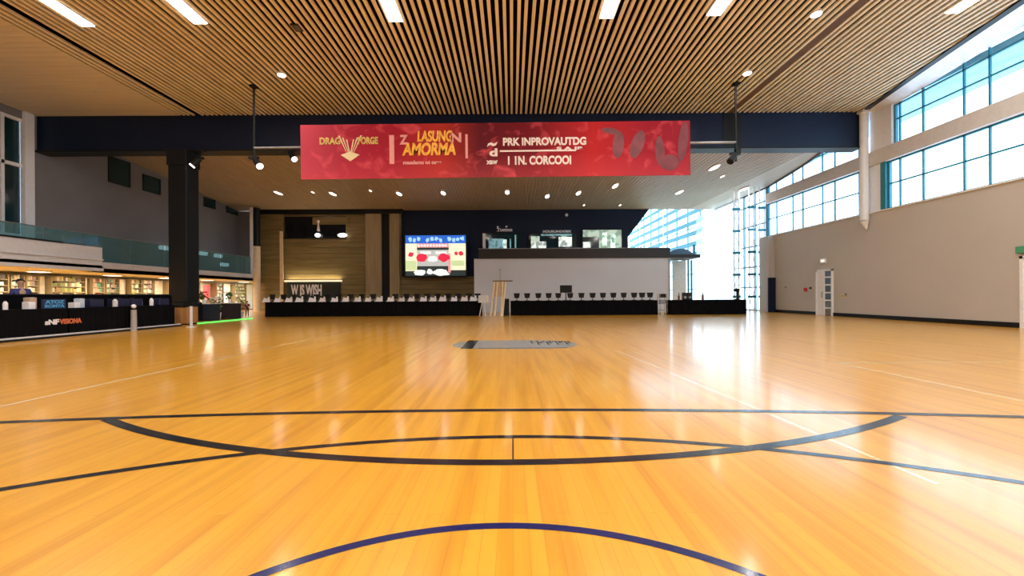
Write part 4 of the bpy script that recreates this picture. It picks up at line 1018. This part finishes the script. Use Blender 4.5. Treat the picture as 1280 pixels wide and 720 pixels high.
# trolley in the gap
q = P(829.5, 392, YT+0.1)
tr = thing('equipment_trolley', 'grey metal equipment trolley standing in the gap between the black tables', 'trolley', (q.x, YT+0.3, 0))
for sx in (-0.2, 0.2):
    for sy in (-0.2, 0.2):
        MB().tube((sx, sy, 0.09), (sx, sy, 1.2), 0.018, n=8).build('upright', M['chrome'], tr); MB().tube((sx-0.015, sy, 0.045), (sx+0.015, sy, 0.045), 0.045, n=12).tube((sx, sy, 0.05), (sx, sy, 0.1), 0.012).build('caster', M['black'], tr)
for z in (0.25, 0.6, 0.95): MB().box((-0.22, -0.22, z), (0.22, 0.22, z+0.03)).build('shelf', M['grey_metal'], tr)
MB().box((-0.15, -0.15, 0.63), (0.15, 0.15, 0.85)).build('drawer_box', M['grey_metal'], tr)
r = thing('equipment_case', 'dark case on top of the grey metal trolley', 'case', (q.x+0.02, YT+0.3, 0.98)); MB().box((-0.16, -0.14, 0), (0.16, 0.14, 0.2)).build('body', M['black'], r, bevel=0.02); MB().tube((-0.06, 0, 0.22), (0.06, 0, 0.22), 0.01).build('handle', M['grey_metal'], r)

# cream high stand with crossbar between the table rows
q = PF(622, 395)
st = thing('lighting_stand', 'tall cream stand with crossbar and spread legs between the table rows', 'stand', (q.x, q.y, 0))
u = q.y/FPX
zb_ = (395-351)*u
MB().box((-6*u, -0.04, zb_-0.05), (19*u, 0.04, zb_+0.02)).build('crossbar', mat('brown bar', (0.20, 0.14, 0.08), 0.5), st)
for (xa, xb) in ((-4, -9), (0, -3.5), (6.5, 4.5), (10, 6)):
    MB().tube((xb*u, 0.0, 0), (xa*u, 0.0, zb_-0.05), 0.055, 0.05, n=10).build('leg', M['cream'], st)
MB().box((-5*u, 0.02, zb_*0.55), (10*u, 0.03, zb_-0.05)).build('drape', mat('tan drape', (0.55, 0.42, 0.30), 0.8), st)
MB().tube((3.5*u, 0, zb_), (3.5*u, 0, zb_+14*u), 0.02, n=8).ball((3.5*u, 0, zb_+14*u), 0.06).build('mast', mat('tan rod', (0.4, 0.3, 0.2), 0.5), st)
q = PF(606, 394)
st2 = thing('folding_easel', 'short pale easel standing left of the tall cream stand', 'easel', (q.x, YT-0.55, 0))
MB().tube((-0.22, 0, 0), (0, 0.05, 1.15), 0.025, n=8).build('leg', M['offwhite'], st2); MB().tube((0.12, 0, 0), (0.02, 0.05, 1.15), 0.03, n=8).build('leg', M['offwhite'], st2); MB().tube((0, 0.4, 0), (0, 0.08, 1.15), 0.02, n=8).build('leg', M['offwhite'], st2)
MB().box((-0.28, -0.0, 0.75), (0.3, 0.03, 1.15)).build('tray', M['offwhite'], st2)
q = P(631, 392, YT+0.2)
r = thing('equipment_case', 'dark case standing on the floor right of the cream stand', 'case', (q.x+0.05, YT+0.3, 0)); MB().box((-0.18, -0.15, 0), (0.2, 0.15, 0.95)).build('body', M['black'], r, bevel=0.02); MB().tube((-0.06, 0, 0.98), (0.06, 0, 0.98), 0.012).build('handle', M['grey_metal'], r)

# ------------------------------------------------------------------ hanging banner
YH = 16.5
def banner_mat():
    m = bpy.data.materials.new('printed banner'); m.use_nodes = True
    nt = m.node_tree; L = nt.links; N = nt.nodes; b = N['Principled BSDF']
    t = N.new('ShaderNodeTexCoord'); s_ = N.new('ShaderNodeSeparateXYZ'); L.new(t.outputs['Generated'], s_.inputs[0])
    r = N.new('ShaderNodeValToRGB'); cr = r.color_ramp
    cols = [(0.0, (0.50, 0.05, 0.09)), (0.12, (0.36, 0.012, 0.040)), (0.25, (0.32, 0.006, 0.022)), (0.36, (0.38, 0.018, 0.008)), (0.46, (0.10, 0.003, 0.010)), (0.6, (0.17, 0.003, 0.012)), (0.75, (0.44, 0.010, 0.014)), (0.9, (0.30, 0.005, 0.020)), (1.0, (0.28, 0.006, 0.022))]
    while len(cr.elements) < len(cols): cr.elements.new(0.5)
    for i, (p, c_) in enumerate(cols): cr.elements[i].position = p; cr.elements[i].color = (*c_, 1)
    L.new(s_.outputs['X'], r.inputs[0])
    mp = N.new('ShaderNodeMapping'); mp.inputs['Scale'].default_value = (9, 1, 1.6); mp.inputs['Rotation'].default_value = (0, 0.7, 0)
    L.new(t.outputs['Generated'], mp.inputs['Vector'])
    n = N.new('ShaderNodeTexNoise'); n.inputs['Scale'].default_value = 2.2; n.inputs['Detail'].default_value = 6; n.inputs['Distortion'].default_value = 1.2
    L.new(mp.outputs[0], n.inputs['Vector'])
    r2 = N.new('ShaderNodeValToRGB'); r2.color_ramp.elements[0].position = 0.55; r2.color_ramp.elements[0].color = (0,0,0,1); r2.color_ramp.elements[1].position = 0.78; r2.color_ramp.elements[1].color = (0.7,0.7,0.7,1)
    L.new(n.outputs['Fac'], r2.inputs[0])
    # paler towards the foot of the print
    r3 = N.new('ShaderNodeMapRange'); r3.inputs['From Min'].default_value = 0.45; r3.inputs['From Max'].default_value = 0.0; r3.inputs['To Min'].default_value = 0.0; r3.inputs['To Max'].default_value = 0.28
    L.new(s_.outputs['Z'], r3.inputs['Value'])
    ad = N.new('ShaderNodeMath'); ad.operation = 'ADD'; ad.use_clamp = True; L.new(r2.outputs[0], ad.inputs[0]); L.new(r3.outputs[0], ad.inputs[1])
    mx = N.new('ShaderNodeMix'); mx.data_type = 'RGBA'; L.new(ad.outputs[0], mx.inputs[0]); L.new(r.outputs[0], mx.inputs[6]); mx.inputs[7].default_value = (0.72, 0.09, 0.12, 1)
    L.new(mx.outputs[2], b.inputs['Base Color']); b.inputs['Roughness'].default_value = 0.6; b.inputs['Specular IOR Level'].default_value = 0.2
    return m
bx0, bx1 = P(376, 190, YH).x, P(863, 187, YH).x
bz0, bz1 = (P(376, 225, YH).z+P(863, 218, YH).z)/2, (P(376, 156, YH).z+P(863, 151, YH).z)/2
BW, BH = bx1-bx0, bz1-bz0
ban = thing('hanging_banner', 'long crimson printed banner hanging under the ceiling before the dark beam', 'banner', (bx0, YH, bz0), 0)
ban.rotation_euler = (0, math.radians(-0.35), 0)
ban.location.z -= math.radians(0.35)*BW/2
sheet = MB().box((0, 0, 0), (BW, 0.03, BH)).build('printed_sheet', banner_mat(), ban)
U = BW/487
gold = mat('gold print', (0.62, 0.44, 0.12), 0.5, var=0.3, scale=3); orange = mat('orange print fill', (0.85, 0.40, 0.02), 0.5, var=0.3, scale=5); wht = mat('white print', (0.80, 0.70, 0.68), 0.5)
pinkp = mat('pale pink print', (0.72, 0.30, 0.28), 0.5); maroon = mat('maroon print', (0.17, 0.025, 0.04), 0.5, var=0.3, scale=2)
def bt(body, m, x0, y0, x1, y1, sh=0.0):      # in photo pixels along the banner, y down from its top
    text(body, 'lettering', m, (x1-x0)*U, (y1-y0)*U, ((x0)*U, -0.012, BH-y1*U), sheet, depth=0.008, shear=sh)
bt('DRAG', gold, 24, 16, 50, 25); bt('FORGE', gold, 72, 16, 97, 25)
b = MB()
for sx in (-1, 1):
    for (t0, t1, w_) in ((15, 3.5, 2.2), (10, 1.5, 1.6), (5, 0.5, 1.4)):
        cx_ = 62*U; b.prism([(cx_+sx*t0*U, -0.01, BH-14*U-(15-t0)*0.5*U), (cx_+sx*(t0-w_)*U, -0.01, BH-14*U-(15-t0)*0.5*U), (cx_+sx*(t1-1.2)*U, -0.01, BH-40*U), (cx_+sx*(t1+0.8)*U, -0.01, BH-36*U)], (0, 0.012, 0))
b.build('emblem', mat('pale gold print', (0.75, 0.62, 0.38), 0.5), sheet)
b = MB(); b.prism([(50*U, -0.008, BH-38*U), (62*U, -0.008, BH-34*U), (74*U, -0.008, BH-38*U), (62*U, -0.008, BH-46*U)], (0, 0.01, 0)); b.build('emblem_foot', bpy.data.materials['pale gold print'], sheet)
bt('LASUNG', orange, 146, 9, 190, 23, 0.1); bt('AMORMA', orange, 127, 24, 194, 40, 0.15); bt('Z', pinkp, 124, 14, 134, 26); bt('N', pinkp, 188, 12, 201, 24)
bt('masalamu ot osee', pinkp, 128, 46, 176, 51)
MB().box((111*U, -0.01, BH-50*U), (117*U, 0.0, BH-14*U)).build('print_bar', pinkp, sheet)
MB().box((206*U, -0.01, BH-44*U), (209*U, 0.0, BH-14*U)).build('print_bar', pinkp, sheet)
bt('PRK INPROVAUTDG', wht, 253, 19, 357, 29); bt('1 1N. CORCOOI', wht, 259, 42, 338, 53); bt('S A JB', wht, 320, 31, 353, 36)
b = MB(); b.box((249*U, -0.01, BH-36.5*U), (344*U, 0.0, BH-34.5*U)); b.build('print_rule', wht, sheet)
bt('~', wht, 233, 24, 246, 30, 0.4); bt('d', wht, 236, 32, 246, 42); bt('xaw', wht, 232, 47, 246, 52)
LEAF = []
def leaf(cx, cy, rx, ry, tilt):
    LEAF.append(1); d_ = -0.004-0.001*len(LEAF)
    b = MB(); pts = []
    for i in range(20):
        a = 2*PI*i/20; x = rx*math.cos(a); y_ = ry*math.sin(a); xx = x*math.cos(tilt)-y_*math.sin(tilt); yy_ = x*math.sin(tilt)+y_*math.cos(tilt)
        pts.append(((cx+xx)*U, d_, BH-(cy-yy_)*U))
    b.prism(pts, (0, 0.008, 0)); return b.build('print_shape', maroon, sheet)
leaf(397, 29, 7, 17, -0.1); leaf(388, 12, 12, 4, -0.2); leaf(421, 29, 8, 18, -0.35); leaf(449, 38, 6, 19, 0.05); leaf(461, 52, 12, 10, 0); leaf(478, 26, 6, 25, -0.12)
# rods, pipe and clamps
lx, rx_ = P(316, 150, YH).x, P(921, 150, YH).x
fr = thing('hanging_rig', 'black pipe rig on two ceiling rods that holds the banner', 'frame', (0, YH+0.08, 0))
zL, zR_ = P(316, 184, YH).z, P(921, 177, YH).z
MB().tube((lx, 0, zL), (rx_, 0, zR_), 0.045, n=12).build('crossbar', M['grey_metal'], fr)
for x, zz, py in ((lx, zL, 203), (rx_, zR_, 201)):
    MB().tube((x, 0, P(316 if x < 0 else 921, py, YH).z), (x, 0, ZC), 0.04, n=10).build('hanging_rod', M['black'], fr)
    MB().box((x-0.12, -0.12, ZC-0.08), (x+0.12, 0.12, ZC-0.001)).build('ceiling_plate', M['black'], fr)
for i in range(7):
    x = bx0+BW*(0.04+i*0.153); MB().box((x, -0.05, bz0+BH*0.45), (x+0.08, 0.03, bz0+BH*0.62)).build('clamp', M['black'], fr)
def spot_fix(px, py, y, lab, side=1, lit=True, drop=0.25):
    q = P(px, py, y)
    r = thing('spotlight', lab, 'spotlight', (q.x, y, q.z))
    MB().box((-0.22, -0.05, 0.10), (0.16, 0.05, 0.2)).build('yoke', M['black'], r)
    if y > 18: MB().tube((0, 0, 0.2), (0, 0.08, CAM_H+6.73-q.z), 0.03, n=8).box((-0.1, -0.02, CAM_H+6.69-q.z), (0.1, 0.3, CAM_H+6.715-q.z)).build('arm', M['black'], r)
    MB().tube((0.0, 0, 0.12), (0.26*side, -0.10, -0.20), 0.10, 0.14, n=16).build('lamp_body', M['black'], r)
    if not lit: MB().box((-0.02, -0.1, 0.1), (0.18, 0.05, 0.34)).build('clamp', M['black'], r)
    if lit: MB().tube((0.26*side, -0.10, -0.20), (0.30*side, -0.115, -0.245), 0.125, 0.125, n=16).build('lens', M['rear_lamp'], r)
spot_fix(318, 202, YH+0.08, 'black spotlight with lit lens on the left rod of the banner frame')
spot_fix(919, 197, YH+0.08, 'unlit dark spotlight clamp on the right rod of the banner frame', side=-1, lit=False)
spot_fix(362, 194, 19.0, 'black spotlight with glowing lens close to the left edge of the banner')
spot_fix(250, 202, 19.0, 'black spotlight hung on the beam right of the black column', side=-1)

# ------------------------------------------------------------------ luminaires
def luminaire(x, y1, length, wdt, label, group, loc_z=ZC-0.005):
    r = thing('ceiling_light', label, 'ceiling light', (x, y1-length/2, loc_z), 0, group)
    MB().box((-wdt/2-0.02, -length/2-0.02, -0.01), (wdt/2+0.02, length/2+0.02, 0.13)).build('housing', M['white'], r)
    MB().box((-wdt/2, -length/2, -0.03), (wdt/2, length/2, -0.01)).build('diffuser', M['lamp'], r)
    area('lamp_light', r, (0, 0, -0.05), wdt, length, LAMP_W)
    return r
rows = [(-13.05, 12.85), (-9.5, 12.75), (-3.5, 12.7), (2.9, 12.6), (6.1, 12.5), (13.2, 12.45)]
names = ['leftmost of the six long lit ceiling lights', 'second from the left of the six long ceiling lights', 'long ceiling light left of the slatted ceiling centre', 'long ceiling light right of the slatted ceiling centre', 'second from the right of the six long ceiling lights', 'rightmost long ceiling light near the window wall']
for (x, y1), nm in zip(rows, names): luminaire(x, y1, 1.9, 0.40, nm, 'long lights in the slatted ceiling')
for j, yr in enumerate((6.2, 0.0, -5.5)):  # unseen further rows of the grid, added for their light
    for i, (x, _) in enumerate(rows):
        x = min(x, 12.6)
        luminaire(x, yr, 1.9, 0.40, 'added long ceiling light out of the picture overhead, %s from the left in the %s row' % (ORD[i], ORD[j]), 'added long lights overhead')
def downlight(px, py, z, lab, grp, power, rad=0.13, elong=1.0, m=None):
    q = PF(px, py, z)
    if z < ZR:
        for _ in range(12): z = rear_h(q.x, q.y)-0.035; q = PF(px, py, z)
    r = thing('downlight', lab, 'ceiling light', (q.x, q.y, z), 0, grp)
    b = MB().tube((0, 0, -0.03), (0, 0, 0.05), rad*1.25, n=24)
    for v in b.bm.verts: v.co.y *= elong
    b.build('rim', M['white'], r)
    b = MB().tube((0, 0, -0.05), (0, 0, -0.031), rad, n=24)
    for v in b.bm.verts: v.co.y *= elong
    b.build('lens', m or M['spot'], r)
    if power: area('lamp_light', r, (0, 0, -0.07), rad*1.4, rad*1.4*elong, power)
for px, py, nm in ((352, 93, 'round downlight in the slatted ceiling above the left banner end'), (934, 91, 'round downlight in the slatted ceiling above the right banner end'), (1020, 17, 'round downlight nearest the upper right of the slatted ceiling')):
    downlight(px, py, ZC, nm, 'round downlights in the slatted ceiling', SPOT_W)
rl = [(348, 241), (391, 240), (416, 242), (499, 242), (554, 241), (634, 240), (684, 245), (723, 241), (769, 232), (730, 256), (775, 256), (849, 240), (893, 209), (930, 236), (463, 238), (903, 220)]
rl.sort()
for i, (px, py) in enumerate(rl):
    dim = px in (391, 463, 730, 775, 903)
    downlight(px, py, ZR-0.028, '%s oval lamp from the left in the lower ceiling beyond the beam' % ORD[i], 'oval lamps in the lower ceiling', 0 if dim else 16, rad=0.06 if dim else 0.14, elong=3.6, m=M['rear_lamp'])
# a small dark vent in the slats
q = PF(370, 34, ZC)
v = thing('ceiling_vent', 'small dark vent in the slatted ceiling left of centre', 'vent', (q.x, q.y, ZC-0.03)); MB().box((-0.1, -0.18, 0), (0.14, 0.18, 0.03)).build('frame', M['black'], v)
b = MB()
for i in range(4): b.box((-0.07+0.05*i, -0.15, -0.008), (-0.05+0.05*i, 0.15, 0.0))
b.build('grille', M['grey_metal'], v)

# wall behind the camera
struct(MB().box((-26, YN-0.3, 0), (XR+0.3, YN, ZC+0.5)), 'wall_front', M['beige'])
struct(MB().box((-26.3, YN, 0), (-26, YEND, zs0+0.4)), 'wall_outer', M['beige'])
